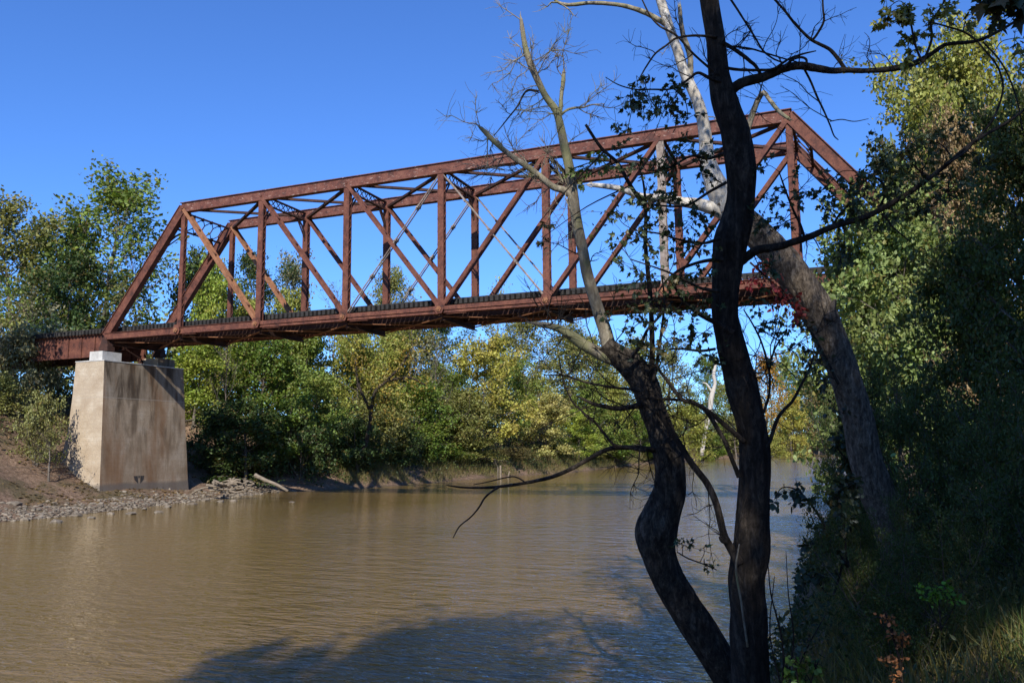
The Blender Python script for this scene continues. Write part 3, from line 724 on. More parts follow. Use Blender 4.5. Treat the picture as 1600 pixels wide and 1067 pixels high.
BUSH = [
 ('bush', 430, 78, 655, 120, GRN, 'dark shaded bush over the driftwood pile'),
 ('bush2', 520, 84, 640, 110, MID, 'shaded green bush hanging over the bank under the third post'),
 ('bush', 600, 88, 640, 110, OLV, 'olive bush with orange tints under the fourth truss panel'),
 ('bush2', 655, 94, 672, 90, GRN, 'dark green bush at the water under the middle of the bridge'),
 ('bush', 715, 103, 690, 100, OLV, 'grassy olive bush on the bank left of the posts in the water'),
 ('bush2', 800, 114, 700, 70, BRN, 'russet weedy bush on the bank behind the posts in the water'),
 ('bush', 960, 150, 680, 90, GRN, 'dark bush overhanging the water behind the curved trunk'),
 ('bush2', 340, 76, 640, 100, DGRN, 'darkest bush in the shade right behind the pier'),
 ('bush', 1110, 216, 680, 60, GRN, 'small green bush on the bank beside the dead white snag'),
 ('bush2', 1200, 252, 684, 60, YG, 'small yellowish bush at the water under the orange tree'),
 ('draped', 385, 74, 625, 130, DGRN, 'black shaded leafy thicket hanging over the bank by the driftwood'),  # this and the next DGRN bushes carry the bank's shade in their leaf colour
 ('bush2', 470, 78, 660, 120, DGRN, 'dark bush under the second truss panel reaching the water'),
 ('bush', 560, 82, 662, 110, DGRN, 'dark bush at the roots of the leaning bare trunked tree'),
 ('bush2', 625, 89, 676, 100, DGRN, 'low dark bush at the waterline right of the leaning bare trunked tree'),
 ('bush2', 690, 98, 700, 100, GRN, 'green bush dipping to the water under the fourth post'),
 ('bush2', 742, 106, 706, 90, OLV, 'olive bush dipping to the water left of the old posts'),
 ('bush', 868, 126, 698, 90, GRN, 'green bush at the water below the straw yellow bushy tree'),
 ('bush2', 925, 142, 700, 80, OLV, 'olive bush at the water just left of the curved trunk'),
 ('bush', 1020, 176, 696, 70, GRN, 'green bush at the water right behind the curved trunk'),
 ('bush', 25, 66, 515, 120, GREY, 'pale grey green shrub at picture edge in front of the girder'),
 ('bush2', 0, 62, 590, 110, OLV, 'dull olive shrub low at the picture edge on the dirt slope'),
]
for key, u, d, vt, wp, c, lab in BUSH:
    plant(key, lab, u, d, vt, wp, c, 'bush', 'bush', 'bushes on the far river bank')
plant('tall', 'tree at the picture edge whose boughs shade the dirt slope', -75, 58, 330, 200, MID)
o = plant('bush2', 'leafy bush with tangled stems growing against the foot of the pier', 112, 61.0, 640, 76, (.20, .20, .06), 'bush', 'bush', 'bushes on the far river bank', pos=(-1.2, -4.4), hgt=4.6)
o = plant('bare', 'tangled dead brush at the waterside below the pier bush', 90, 61.0, 700, 100, BRN, 'bush', 'bush', 'bushes on the far river bank', pos=(.4, -4.6), hgt=3.6)

# dead white sycamore snag far off
def limbs(name, specs, mat, parent, rough=.15, n=8, seed=1):
    """one mesh of tubes; specs: list of (list of (u, v, radius px), depth or (d0, d1))"""
    rng = np.random.default_rng(seed); g = G()
    for pts, dep in specs:
        pts = np.array(pts, float); S = smooth(pts, 5); dd = np.linspace(*(dep if isinstance(dep, tuple) else (dep, dep)), len(S))
        P = np.array([at(a, b_, d) for (a, b_, _), d in zip(S, dd)]); R = np.maximum(S[:, 2] * dd / FPX, .003)
        g.tube(P, R, n, rough=rough, rng=rng)
    return part(name, g, mat, parent, True), g
f = foot(1100, 205)
t = thing('dead_tree', 'far dead white snag between the two dark foreground trunks', 'tree', f)
limbs('trunk', [([(1096, 712, 3.4), (1103, 670, 3), (1109, 645, 3.4), (1111, 622, 4.2), (1117, 600, 2.6), (1115, 585, 2.8), (1120, 562, 1.8)], 205), ([(1112, 612, 2), (1104, 600, 1.4), (1098, 598, .8)], 205), ([(1112, 630, 3), (1108, 645, 2.5), (1122, 660, 1.2)], 205)], BARK_PALE, t)
# leaning tree with a visible trunk over the bank
f = at(572, 702, 80)
t = thing('leaning_tree', 'leaning bare trunked tree with thin yellow leaves over the bank', 'tree', f)
limbs('trunk', [([(562, 716, 4), (572, 690, 3.6), (578, 660, 3), (585, 615, 2.8), (604, 595, 2.4), (628, 570, 2), (645, 540, 1.2)], 80), ([(604, 595, 2.5), (640, 590, 2), (665, 602, 1.2)], 80), ([(578, 640, 2.5), (560, 600, 2), (555, 560, 1.2)], 80)], BARK, t)
rng = np.random.default_rng(77); PP = []
for (u, v) in ((645, 545), (628, 570), (612, 585), (655, 598), (560, 580), (556, 560), (600, 600), (585, 620), (590, 640), (615, 650), (610, 625)):
    PP.append(at(u, v, 80) + rng.normal(0, 1, (150, 3)) * np.array([.9, .9, .6]))
PP = np.concatenate(PP); n = len(PP)
put('crown', leaf_mesh('crown', PP, unit(rng.normal(0, 1, (n, 3)) - (0, 0, .3)), unit(rng.normal(0, .7, (n, 3)) + (0, 0, .7)), rng.uniform(.15, .34, n), CARD, f), LEAF, t, (.26, .19, .03))

# far wood and undergrowth: one mass each
rng = np.random.default_rng(21)
def scatter_mass(name, n, ylo, yhi, dlo, dhi, h, ls, color, thick=1.0, lowest=.1, seed=0, lowclip=.05):
    y = rng.uniform(ylo, yhi, n); dl = rng.uniform(dlo, dhi, n); x = np.interp(y, LY, LX) - dl
    f_ = fbm(x * .35, y * .35, 31 + seed, 3) + .5
    z = ground(x, y) + lowest + h * np.clip(f_ * 1.5 - .25, lowclip, 1.3) * rng.random(n) ** thick
    P = np.stack([x, y, z], 1)
    D = unit(rng.normal(0, 1, (n, 3)) - (0, 0, .3)); Nn = unit(rng.normal(0, .7, (n, 3)) + (0, 0, .8))
    o = put(name, leaf_mesh(name, P, D, Nn, ls * rng.uniform(.6, 1.4, n), CARD), LEAF, None, color); o['kind'] = 'stuff'; return o
scatter_mass('undergrowth', 36000, 18, 150, .4, 15, 3.4, .26, (.055, .075, .018))  # leaf colour darkened to stand for shade under the bank trees
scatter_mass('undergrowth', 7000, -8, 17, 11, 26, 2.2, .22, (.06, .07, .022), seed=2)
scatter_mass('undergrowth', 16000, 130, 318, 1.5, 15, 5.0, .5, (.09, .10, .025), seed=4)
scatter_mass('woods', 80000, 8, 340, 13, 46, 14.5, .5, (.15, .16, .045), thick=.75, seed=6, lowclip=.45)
def grass_on(name, X_, Y_, ls, color, seed):
    r = np.random.default_rng(seed); n = len(X_)
    P = np.stack([X_, Y_, ground(X_, Y_) - .02], 1)
    D = unit(r.normal(0, .42, (n, 3)) + (0, 0, 1)); Nn = unit(r.normal(0, 1, (n, 3)) * (1, 1, .2))
    o = put(name, leaf_mesh(name, P, D, Nn, ls * r.uniform(.5, 1.4, n), BLADE), LEAF, None, color); o['kind'] = 'stuff'; return o
y = rng.uniform(22, 120, 40000); x = np.interp(y, LY, LX) - rng.uniform(.1, 6, 40000) ; k = fbm(x * .25, y * .25, 8) > -.16
o = grass_on('grass', x[k], y[k], .9, (.17, .15, .05), 3)
y = rng.uniform(120, 318, 14000); x = np.interp(y, LY, LX) - rng.uniform(.5, 7, 14000)
grass_on('grass', x, y, 1.9, (.17, .14, .05), 4)

# ------------------------------------------------------------------ gravel bar, driftwood, posts
y = rng.uniform(-30, 20, 16000); x = np.interp(y, LY, LX) - rng.uniform(.8, 22, 16000); k = fbm(x * .4, y * .4, 18, 3) > -.06; x, y = x[k], y[k]; n = len(x)
o = put('leaf_litter', leaf_mesh('leaf_litter', np.stack([x, y, ground(x, y) + .03], 1), unit(rng.normal(0, 1, (n, 3)) * (1, 1, .25)), unit(rng.normal(0, .3, (n, 3)) + (0, 0, 1)), rng.uniform(.12, .34, n), CARD), LEAF, None, (.17, .11, .05)); o['kind'] = 'stuff'
n = 420; y = rng.uniform(-30, 60, n); f_ = rng.random(n) ** 1.6; side = rng.random(n) < .5
x = np.where(side, np.interp(y, LY, LX) + .4 + f_ * 9, np.interp(y, RY, RX) - .5 - f_ * 9)
o = put('floating_leaves', leaf_mesh('floating_leaves', np.stack([x, y, np.full(n, .012)], 1), unit(rng.normal(0, 1, (n, 3)) * (1, 1, 0)), unit(rng.normal(0, .05, (n, 3)) + (0, 0, 1)), rng.uniform(.05, .11, n), CARD), LEAF, None, (.32, .24, .09)); o['kind'] = 'stuff'
def rock(r, seed):
    rg = np.random.default_rng(seed); g_ = G()
    V = []; 
    for th, k in ((.5, 5), (1.3, 7), (2.1, 7), (2.8, 4)):
        for j in range(k):
            a = 6.283 * (j + .5 * (k % 2)) / k + rg.normal(0, .2); rr = rg.uniform(.75, 1.15)
            V.append((math.sin(th) * math.cos(a) * rr, math.sin(th) * math.sin(a) * rr * .8, math.cos(th) * rr * .48))
    import bmesh
    bm = bmesh.new(); [bm.verts.new(Vector(v) * r) for v in V]; bmesh.ops.convex_hull(bm, input=bm.verts[:])
    bmesh.ops.delete(bm, geom=[v for v in bm.verts if not v.link_faces], context='VERTS')
    bm.verts.index_update(); vs = [tuple(v.co) for v in bm.verts]; fs = [[v.index for v in f_.verts] for f_ in bm.faces]; bm.free()
    return np.array(vs), fs
RK = [rock(1, s) for s in range(8)]
g = G(); r = np.random.default_rng(4)
def rotz(V, a): c, s = math.cos(a), math.sin(a); return V @ np.array([[c, s, 0], [-s, c, 0], [0, 0, 1]])
cnt = 0
while cnt < 5200:
    yy = r.uniform(-18, 17); d = abs(r.normal(0, 1.0)) * 1.7 - .3; xx = float(np.interp(yy, LY, LX)) - d
    zz = gz(xx, yy)
    if zz < -.12 or zz > 1.1: continue
    V, F = RK[r.integers(8)]; s = .035 + .17 * r.random() ** 4
    g.add(rotz(V * s, r.uniform(0, 6.28)) + (xx, yy, zz + s * .02), F); cnt += 1
tag(put('gravel', g.mesh('gravel'), STONE), kind='stuff')
RM = []
for V, F in RK:
    RM.append(G().add(V, F).mesh('river_stone')); RM[-1].materials.append(STONE)
spots = [(40, 806), (62, 797), (88, 809), (118, 800), (143, 803), (172, 797), (205, 797), (226, 790), (248, 795), (262, 787), (20, 800), (300, 783), (322, 777), (345, 779), (352, 772), (372, 771), (392, 770), (408, 768), (335, 770), (310, 772), (383, 764), (365, 778)]
for k, (u, v) in enumerate(spots):
    dd = CAM[2] - .25; ray = FWD + (u - 800) / FPX * RGT + (533.5 - v) / FPX * UPV; p = CAM + ray * (dd / -ray[2])
    o = bpy.data.objects.new('river_stone', RM[k % 8]); col.objects.link(o); o.location = (p[0], p[1], max(gz(p[0], p[1]), -.02) + .06)
    s = r.uniform(.20, .42); o.scale = (s * 1.2, s, s * .9); o.rotation_euler = (0, 0, r.uniform(0, 6))
    near_ = u < 275
    tag(o, 'flat grey stone lying on gravel at the foot of the pier' if near_ else 'grey angular stone lying by the driftwood pile', 'stone', 'stones at the foot of the pier' if near_ else 'stones by the driftwood pile')
def wat(u, v, z=0.0):
    ray = FWD + (u - 800) / FPX * RGT + (533.5 - v) / FPX * UPV; return CAM + ray * ((CAM[2] - z) / -ray[2])
p = wat(456, 785); single('river_stone', G().add(RK[3][0] * (.30, .22, .2) + p + (0, 0, .02), RK[3][1]), STONE, 'small white stone standing alone in the water off the gravel point', 'stone', p)
def stick(pts, r0, r1, name, label, cat, group=None, mat=DRIFT):
    S = smooth(np.array(pts), 4); g_ = G().tube(S, np.linspace(r0, r1, len(S)), 7, rough=.2, rng=r)
    return single(name, g_, mat, label, cat, tuple(S[0]), group, True)
b0 = wat(428, 757, 1.0)
def dw(u, v, z): q = wat(u, 774, .3); return np.array(at(u, v, (q - CAM) @ FWD))
stick([dw(398, 742, 1), dw(415, 750, 1), dw(432, 757, 1), dw(450, 767, .4)], .17, .10, 'log', 'long pale log sloping down to the water past the driftwood pile', 'log')
dt = thing('driftwood_pile', 'tangled driftwood root pile on the gravel point beside the pier', 'driftwood', tuple(dw(360, 768, .4)))
g = G()
for k in range(26):
    u0, v0 = r.uniform(335, 382), r.uniform(755, 769); a = r.normal(0, .5)
    ln = r.uniform(8, 26); pts = [dw(u0 + (t_ - .5) * ln * math.cos(a) * 1.3 + r.normal(0, 1), v0 - abs((t_ - .5)) * 4 + (t_ - .5) * ln * math.sin(a) * .6, .5) + r.normal(0, .35, 3) * (1, 1, .15) for t_ in np.linspace(0, 1, 4)]
    g.tube(smooth(np.array(pts), 3), np.linspace(.10, .03, 10), 6, rough=.25, rng=r)
part('sticks', g, DRIFT, dt, True)
g = G()
for k in range(9):
    a = k / 9 * 6.28; c = dw(362, 757, .8); g.tube(smooth(np.array([c, c + (math.cos(a) * .4, .1, .25 * math.sin(a) + .2), c + (math.cos(a) * 1.0, .2 * math.sin(a), .4 * math.sin(a) + .1)]), 4), np.linspace(.16, .03, 9), 6, rough=.3, rng=r)
part('root_mass', g, DRIFT, dt, True)
stick([dw(297, 773, .3), dw(312, 764, .3), dw(328, 761, .3), dw(345, 762, .3)], .07, .04, 'branch', 'thin bent branch lying between the pier and the driftwood pile', 'branch')
for u, v0, v1, rr, lab in ((778, 751, 729, .10, 'tallest dark post leaning in the water by the far bank'), (782, 751, 727, .14, 'pale broken post with white top in the water'), (793, 751, 736, .09, 'short tilted stub post in the water beside the pale one')):
    p0 = wat(u, v0, -.3); d = (p0 - CAM) @ FWD; p1 = at(u + (3 if 'tilted' in lab else 0), v1, d)
    g = G().tube([p0 - (0, 0, .5), p0, (p0 + p1) / 2, p1], [rr, rr, rr * .9, rr * .75], 8, rough=.15, rng=r)
    single('mooring_post', g, DRIFT if 'dark' not in lab else BARK_FAR, lab, 'post', tuple(p0), 'old posts in the water', True)
p0 = wat(1311, 745, -.2); d = (p0 - CAM) @ FWD
single('stump', G().tube([p0 - (0, 0, .4), p0, at(1311, 735, d), at(1309, 724, d)], [.32, .30, .26, .22], 9, rough=.2, rng=r), BARK_FAR, 'dark stump standing in the river near the dark bank', 'stump', tuple(p0), None, True)

# ------------------------------------------------------------------ the near bank: big trees and shrubs on the dark side
NEARG = 'trees crowding the near bank'
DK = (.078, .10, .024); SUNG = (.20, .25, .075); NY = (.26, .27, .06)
plant('near', 'silvery green rounded tree hiding the far end of the truss', 1405, 26, 318, 330, SUNG, group=NEARG, rot=.4)
plant('near2', 'tall yellow leaved tree at the upper picture corner', 1575, 33, 62, 360, NY, group=NEARG, rot=2.0)
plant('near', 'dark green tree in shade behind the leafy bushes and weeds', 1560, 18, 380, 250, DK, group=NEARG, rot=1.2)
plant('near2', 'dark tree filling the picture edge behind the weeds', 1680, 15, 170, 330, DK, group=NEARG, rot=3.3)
plant('near', 'grey green tree rising just behind the silvery one', 1455, 38, 195, 250, (.15, .18, .07), group=NEARG, rot=5)
plant('near2', 'pinkish brown leaved tree below the yellow one', 1545, 30, 205, 200, (.30, .20, .10), group=NEARG, rot=4)
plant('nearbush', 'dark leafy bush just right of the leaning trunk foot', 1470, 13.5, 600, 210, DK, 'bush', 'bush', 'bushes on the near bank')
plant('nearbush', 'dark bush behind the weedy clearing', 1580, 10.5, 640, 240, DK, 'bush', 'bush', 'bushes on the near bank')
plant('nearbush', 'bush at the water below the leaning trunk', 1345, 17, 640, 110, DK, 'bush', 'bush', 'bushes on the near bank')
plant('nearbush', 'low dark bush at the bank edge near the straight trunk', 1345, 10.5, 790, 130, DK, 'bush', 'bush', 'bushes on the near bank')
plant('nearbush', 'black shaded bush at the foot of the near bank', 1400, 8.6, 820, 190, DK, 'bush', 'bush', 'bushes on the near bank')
plant('bush', 'dark bush on the near bank beyond the bridge', 1338, 62, 640, 50, DK, 'bush', 'bush', 'bushes on the near bank')
plant('broad', 'dark tree on the near bank beyond the bridge', 1365, 70, 470, 150, DGRN, group=NEARG)
plant('broad2', 'green tree far along the near bank beyond the bridge', 1352, 110, 560, 90, GRN, group=NEARG)
# trees behind the photographer, which throw the shade over the near bank and water
for k, (x, y, top, sw, key) in enumerate([(51.2, -54.0, 18.0, .56, 'canopy'), (48.6, -57, 17.6, .36, 'canopy'), (55.4, -53.5, 18.0, .36, 'high'), (58.9, -53, 20.6, .52, 'high'), (61.8, -58, 24, .42, 'high'), (62.8, -53.5, 26, .56, 'high'), (66.5, -52.5, 28, .7, 'high'), (71.5, -48, 29, .8, 'canopy'), (68, -41, 25, .6, 'canopy'), (53, -60, 20, .5, 'high')]):
    hh = top - gz(x, y)
    o = plant(key, 'tall dense tree on the bank behind the viewpoint', 800, 5, None, None, DGRN, group='trees behind the viewpoint', pos=(x, y), rot=k * 1.3, hgt=hh)
    o.scale = (sw, sw, hh / 20)

# ------------------------------------------------------------------ foreground trees, traced as real limbs at their own distances
class Limbs:
    """a tree built of limbs; every limb remembers its points so that twigs can spring from it"""
    def __init__(s, t, seed): s.t = t; s.rng = np.random.default_rng(seed); s.pts = []; s.rad = []
    def limb(s, name, pts, dep, mat, n=10, rough=.10, knots=0, sub=6):
        pts = np.array(pts, float); S = smooth(pts, sub)
        dd = np.interp(np.linspace(0, 1, len(S)), np.linspace(0, 1, len(dep)), dep) if hasattr(dep, '__len__') else np.full(len(S), float(dep))
        P = np.array([at(a, b_, d) for (a, b_, _), d in zip(S, dd)]); R = np.maximum(S[:, 2] * dd / FPX, .0022)
        if n >= 9:
            m = len(P) * (6 if n >= 20 else 4); t0 = np.linspace(0, 1, len(P)); t1 = np.linspace(0, 1, m)
            P = np.stack([np.interp(t1, t0, P[:, k]) for k in range(3)], 1); R = np.interp(t1, t0, R)
            for k in range(3):
                for _ in range(4): P[1:-1, k] = (P[:-2, k] + P[1:-1, k] + P[2:, k]) / 3
            g = G(); ln = np.concatenate([[0], np.cumsum(np.linalg.norm(np.diff(P, axis=0), axis=1))]); N_ = 64 if n >= 20 else 20
            g.tube(P, R, N_); V = g.v[0].reshape(m, N_, 3); a = np.arange(N_) / N_ * 2 * math.pi; sd_ = s.rng.integers(100)
            cx, cy_ = np.cos(a)[None], np.sin(a)[None]; l = ln[:, None]
            rid = 1 - np.abs(2 * (vn(cx * 5 + l * .9, cy_ * 5 + l * 1.7, sd_) * .6 + vn(cx * 9 + l * 2, cy_ * 9 - l * 2.6, sd_ + 3) * .4) - 1)
            big = fbm(cx * 1.3 + l * 1.6, cy_ * 1.3 - l * 1.1, sd_ + 7, 3)
            f = 1 + (.13 if n >= 20 else .08) * (rid - .5) + .26 * big
            g.v[0] = (P[:, None] + (V - P[:, None]) * f[..., None]).reshape(-1, 3)
        else: g = G().tube(P, R, n, rough=rough, rng=s.rng)
        if mat in (BARK_DEAD, BARK_PALE) and R[-1] * FPX / 9 > 1.4:
            T_ = unit(P[-1] - P[-3])
            for q in range(4):
                e = P[-1] + T_ * R[-1] * s.rng.uniform(1.5, 5) + s.rng.normal(0, R[-1] * .5, 3); o_ = s.rng.normal(0, R[-1] * .4, 3)
                g.tube(np.array([P[-2] + o_, P[-1] + o_, e]), [R[-1] * .55, R[-1] * .45, .001], 4)
        s.pts.append(P); s.rad.append(R)
        return part(name, g, mat, s.t, True)
    def near(s, c):
        A = np.concatenate(s.pts); k = np.argmin(np.linalg.norm(A - c, axis=1)); return A[k], np.concatenate(s.rad)[k]
    def twigs(s, name, specs, mat, fork=2):
        """one spray of fine twigs: wandering threads with side twigs"""
        r = s.rng
        for (u0, v0), (u1, v1), d, rad in specs:
            g = G()
            a = at(u0, v0, d); b_ = at(u1, v1, d + r.normal(0, .25)); L_ = np.linalg.norm(b_ - a); m = 6
            Q = np.array([a + (b_ - a) * t for t in np.linspace(0, 1, m)]); Q[1:] += np.cumsum(r.normal(0, .045 * L_, (m - 1, 3)), 0)
            g.tube(smooth(Q, 3), np.linspace(rad * d / FPX, .0022, (m - 1) * 3 + 1), 4, cap=False)
            for k in range(fork * 3):
                i = r.integers(1, m - 1); dd = unit(unit(b_ - a) + r.normal(0, .65, 3)); ln = L_ * r.uniform(.15, .5)
                q = [Q[i]]
                for j in range(4): dd = unit(dd + r.normal(0, .25, 3)); q.append(q[-1] + dd * ln / 4)
                g.tube(np.array(q), np.linspace(max(.0025, rad * .5 * d / FPX), .0016, 5), 3, cap=False)
            part(name, g, mat, s.t, True)
    def fuzz(s, n, mat, lo, hi, box, rmax=.045, rad=1.0, fork=3, bias=(0, 0)):
        A = np.concatenate(s.pts); Rr = np.concatenate(s.rad)[:len(A)] if len(np.concatenate(s.rad)) >= len(A) else np.resize(np.concatenate(s.rad), len(A))
        uv = np.array([pix(q) for q in A]); ok = (Rr < rmax) & (uv[:, 0] > box[0]) & (uv[:, 0] < box[2]) & (uv[:, 1] > box[1]) & (uv[:, 1] < box[3])
        ids = np.flatnonzero(ok); sp = []
        for k in s.rng.choice(ids, n):
            a = s.rng.uniform(0, 6.28); L_ = s.rng.uniform(lo, hi)
            sp.append((tuple(uv[k]), (uv[k][0] + L_ * math.cos(a) + bias[0], uv[k][1] + L_ * math.sin(a) + bias[1]), float((A[k] - CAM) @ FWD), rad))
        s.twigs('branchlet', sp, mat, fork)
    def leaves(s, clusters, mat, size=.115, colour=(.05, .075, .02), name='leaves', lmat=None, tmpl=MAPLE, link=True):
        """leaf sprays: (u, v, radius px, count, depth)"""
        r = s.rng; off = ORG[s.t.name]
        for u, v, rp, cnt, d in clusters:
            g = G(); PP = []; DD = []; c = at(u, v, d); rr = rp * d / FPX
            if link:
                a, ra = s.near(c); m_ = (a + c) / 2 + r.normal(0, .12, 3) * np.linalg.norm(c - a) + (0, 0, .05)
                g.tube(smooth(np.array([a, m_, c]), 4), np.linspace(min(ra * .6, .010), .0035, 9), 4, cap=False)
            nt = max(3, cnt // 7)
            for k in range(nt):
                e = c + unit(r.normal(0, 1, 3)) * rr * r.uniform(.4, 1.3) * (1, 1, .8); md = (c + e) / 2 + r.normal(0, rr * .12, 3)
                Q = smooth(np.array([c, md, e]), 3); g.tube(Q, np.linspace(.0035, .0014, len(Q)), 3, cap=False)
                for j in range(max(1, cnt // nt)):
                    q = Q[min(len(Q) - 1, 1 + int(r.random() ** .7 * (len(Q) - 1)))]
                    PP.append(q + r.normal(0, .015, 3)); DD.append(unit(unit(e - c) * .6 + r.normal(0, .6, 3) - (0, 0, .45)))
            tw = part('twig', g, mat, s.t, True)
            PP = np.array(PP); DD = np.array(DD); n = len(PP)
            Nn = unit(r.normal(0, .6, (n, 3)) + (0, 0, .6))
            put(name, leaf_mesh(name, PP, DD, Nn, size * r.uniform(.5, 1.3, n), tmpl, off), lmat or LEAF_GLOSS, tw, colour)

# the big old trunk leaning in from the bank, with its white dead top
D = 13.5
b0 = at(1400, 840, D)
t = thing('leaning_tree', 'massive grey trunk leaning over the water with a white dead top', 'tree', (b0[0], b0[1], gz(b0[0], b0[1])))
T = Limbs(t, 31)
T.limb('trunk', [(a, b_, c_ * .9) for a, b_, c_ in [(1420, 900, 36), (1393, 820, 31), (1357, 733, 27), (1340, 655, 25), (1317, 576, 24.5), (1297, 529, 25), (1275, 482, 27.5), (1231, 419, 26.5), (1197, 379, 25), (1160, 345, 24), (1128, 312, 20)]], D, BARK_OLD, 22, .07, sub=7)
T.limb('limb', [(1140, 325, 20), (1122, 296, 18), (1112, 272, 14), (1105, 244, 11), (1100, 199, 9), (1089, 157, 8.5), (1070, 116, 8), (1057, 75, 7.5), (1045, 41, 7), (1032, 0, 6.8), (1020, -45, 6)], D, BARK_PALE, 12, .10)
T.limb('limb', [(1079, 132, 5), (1079, 105, 4.5), (1077, 82, 4.5), (1068, 58, 4), (1064, 35, 3.5), (1062, 12, 3)], D, BARK_DEAD, 8, .2)
T.limb('limb', [(1045, 41, 4.5), (1010, 21, 4), (972, 9, 3.4), (927, 5, 3), (890, 8, 2.8), (872, 4, 2.2), (862, -6, 1.5)], D, BARK_DEAD, 8, .15)
T.limb('limb', [(1160, 352, 14), (1134, 333, 11.5), (1100, 321, 9.5), (1062, 315, 7.5), (1030, 309, 6), (1002, 307, 5.5), (965, 294, 4.5), (925, 289, 3.5)], D, BARK_PALE, 10, .15)
T.limb('limb', [(1150, 300, 6), (1160, 240, 5.5), (1166, 211, 5), (1177, 174, 4.5), (1187, 152, 4), (1194, 145, 3.4), (1203, 157, 3.2), (1217, 174, 3.2), (1232, 186, 2.5)], [13.5, 12.5], BARK_DEAD, 8, .15)
T.limb('stub', [(1293, 500, 9), (1300, 482, 6), (1305, 468, 2.5)], D - .25, BARK_OLD, 7, .25)
T.twigs('branchlet', [((872, 4), (845, 22), D, 1.6), ((872, 4), (900, 40), D, 1.4), ((1057, 60), (1035, 90), D, 1.2), ((1100, 180), (1130, 190), D, 1.2)], BARK_DEAD)

# red creeper on it
r = np.random.default_rng(8)
vt = thing('creeper', 'red autumn creeper climbing the underside of the leaning trunk', 'vine', tuple(at(1240, 470, D - .3)))
V_ = Limbs(vt, 9)
V_.limb('stem', [(1310, 600, 2.2), (1290, 560, 2.2), (1265, 515, 2.2), (1240, 480, 2), (1205, 440, 2), (1172, 410, 1.6)], D - .3, BARK, 6)
V_.leaves([(1200, 440, 24, 60, D - .45), (1225, 470, 24, 70, D - .45), (1245, 492, 20, 60, D - .45), (1190, 415, 18, 40, D - .4), (1175, 440, 18, 40, D - .3)], BARK, .085, (.30, .055, .035), tmpl=OVAL, lmat=LEAF)
V_.leaves([(1258, 515, 26, 60, D - .4), (1280, 560, 26, 70, D - .4), (1290, 600, 26, 70, D - .4), (1305, 640, 26, 60, D - .4), (1270, 545, 22, 50, D), (1250, 500, 18, 30, D)], BARK, .075, (.045, .045, .022), name='dull_leaves', tmpl=OVAL)

# the curved trunk with the dead forked top
D = 8.7
b0 = at(1165, 1095, D)
t = thing('dead_topped_tree', 'curved dark trunk with a broken lichen grey forked top', 'tree', (b0[0], b0[1], gz(b0[0], b0[1])))
T1 = Limbs(t, 41); T = T1
T.limb('trunk', [(1185, 1125, 30), (1165, 1095, 26), (1136, 1050, 25.5), (1105, 1002, 25), (1072, 950, 24.5), (1044, 905, 24), (1028, 865, 26), (1024, 831, 31), (1036, 795, 26), (1046, 765, 23.5), (1046, 722, 22), (1035, 680, 21), (1020, 640, 20), (1007, 600, 20), (985, 570, 19), (962, 553, 16), (944, 538, 14)], [8.6, 8.7], BARK_MID, 20, .06, sub=6)
T.limb('limb', [(960, 556, 13), (951, 538, 11.5), (945, 515, 10), (936, 489, 9.5), (919, 432, 9), (912, 397, 8.5), (901, 345, 8), (892, 277, 7.5), (881, 225, 6.8), (875, 195, 6.2), (868, 172, 5.8), (852, 150, 5), (834, 112, 5), (826, 92, 4.8), (820, 70, 3.8), (816, 45, 3.4), (814, 30, 2.4)], D, BARK_DEAD, 12, .14)
T.limb('limb', [(873, 186, 4), (876, 168, 3.6), (877, 150, 3.2), (880, 128, 3.6), (881, 112, 2.8)], D, BARK_DEAD, 8, .2)
T.limb('limb', [(893, 305, 6), (880, 297, 5.5), (864, 292, 5), (845, 277, 4.8), (826, 262, 4.6), (806, 249, 4.4), (789, 236, 4), (775, 224, 4), (762, 211, 3.8), (751, 200, 2.8)], D, BARK_DEAD, 9, .15)
T.limb('limb', [(962, 560, 12), (948, 557, 10), (930, 548, 9), (911, 538, 8.5), (898, 528, 8), (887, 520, 7), (875, 514, 6), (862, 510, 5), (848, 507, 4), (832, 505, 2.4)], D, BARK_DEAD, 10, .2)
T.limb('limb', [(873, 184, 2.4), (885, 173, 2), (898, 169, 2), (912, 168, 1.6), (925, 164, 1.2), (945, 163, .8)], D, BARK_DEAD, 5)
T.limb('limb', [(842, 143, 2), (826, 141, 2), (818, 148, 1.6), (808, 167, 1.4), (796, 182, 1.2), (785, 196, 1), (772, 212, .7)], D, BARK, 5)
T.limb('limb', [(1018, 605, 5), (1019, 560, 4.5), (1019, 522, 4.2), (1016, 461, 4), (1012, 420, 3.6), (1009, 385, 3.2), (1009, 330, 2.6), (1006, 290, 1.8), (998, 258, 1)], [8.6, 8.2], BARK, 7)
T.limb('limb', [(1020, 596, 3), (1026, 570, 2.6), (1033, 522, 2.2), (1038, 470, 1.8), (1034, 430, 1)], 8.5, BARK, 6)
T.limb('limb', [(1050, 715, 6), (1037, 706, 5), (1010, 701, 4.4), (984, 699, 4), (952, 701, 3.6), (927, 713, 3.4), (895, 731, 3.2), (862, 745, 3), (822, 754, 2.6), (781, 760, 2.3), (750, 762, 1.9), (720, 761, 1.5), (698, 758, .8)], [8.7, 8.0], BARK, 8)
T.limb('limb', [(781, 760, 1.9), (768, 768, 1.8), (757, 778, 1.6), (748, 793, 1.4), (735, 808, 1.2), (718, 822, 1.1), (708, 840, .8)], 8.05, BARK, 5)
T.limb('limb', [(822, 754, 1.3), (806, 745, 1.2), (790, 746, 1.1), (765, 752, .9), (740, 757, .7)], 8.1, BARK, 5)
T.limb('limb', [(1002, 632, 5), (980, 637, 4), (960, 638, 3.8), (940, 634, 3.4), (927, 631, 3), (912, 624, 2.2), (900, 618, 1.2)], 8.6, BARK, 7)
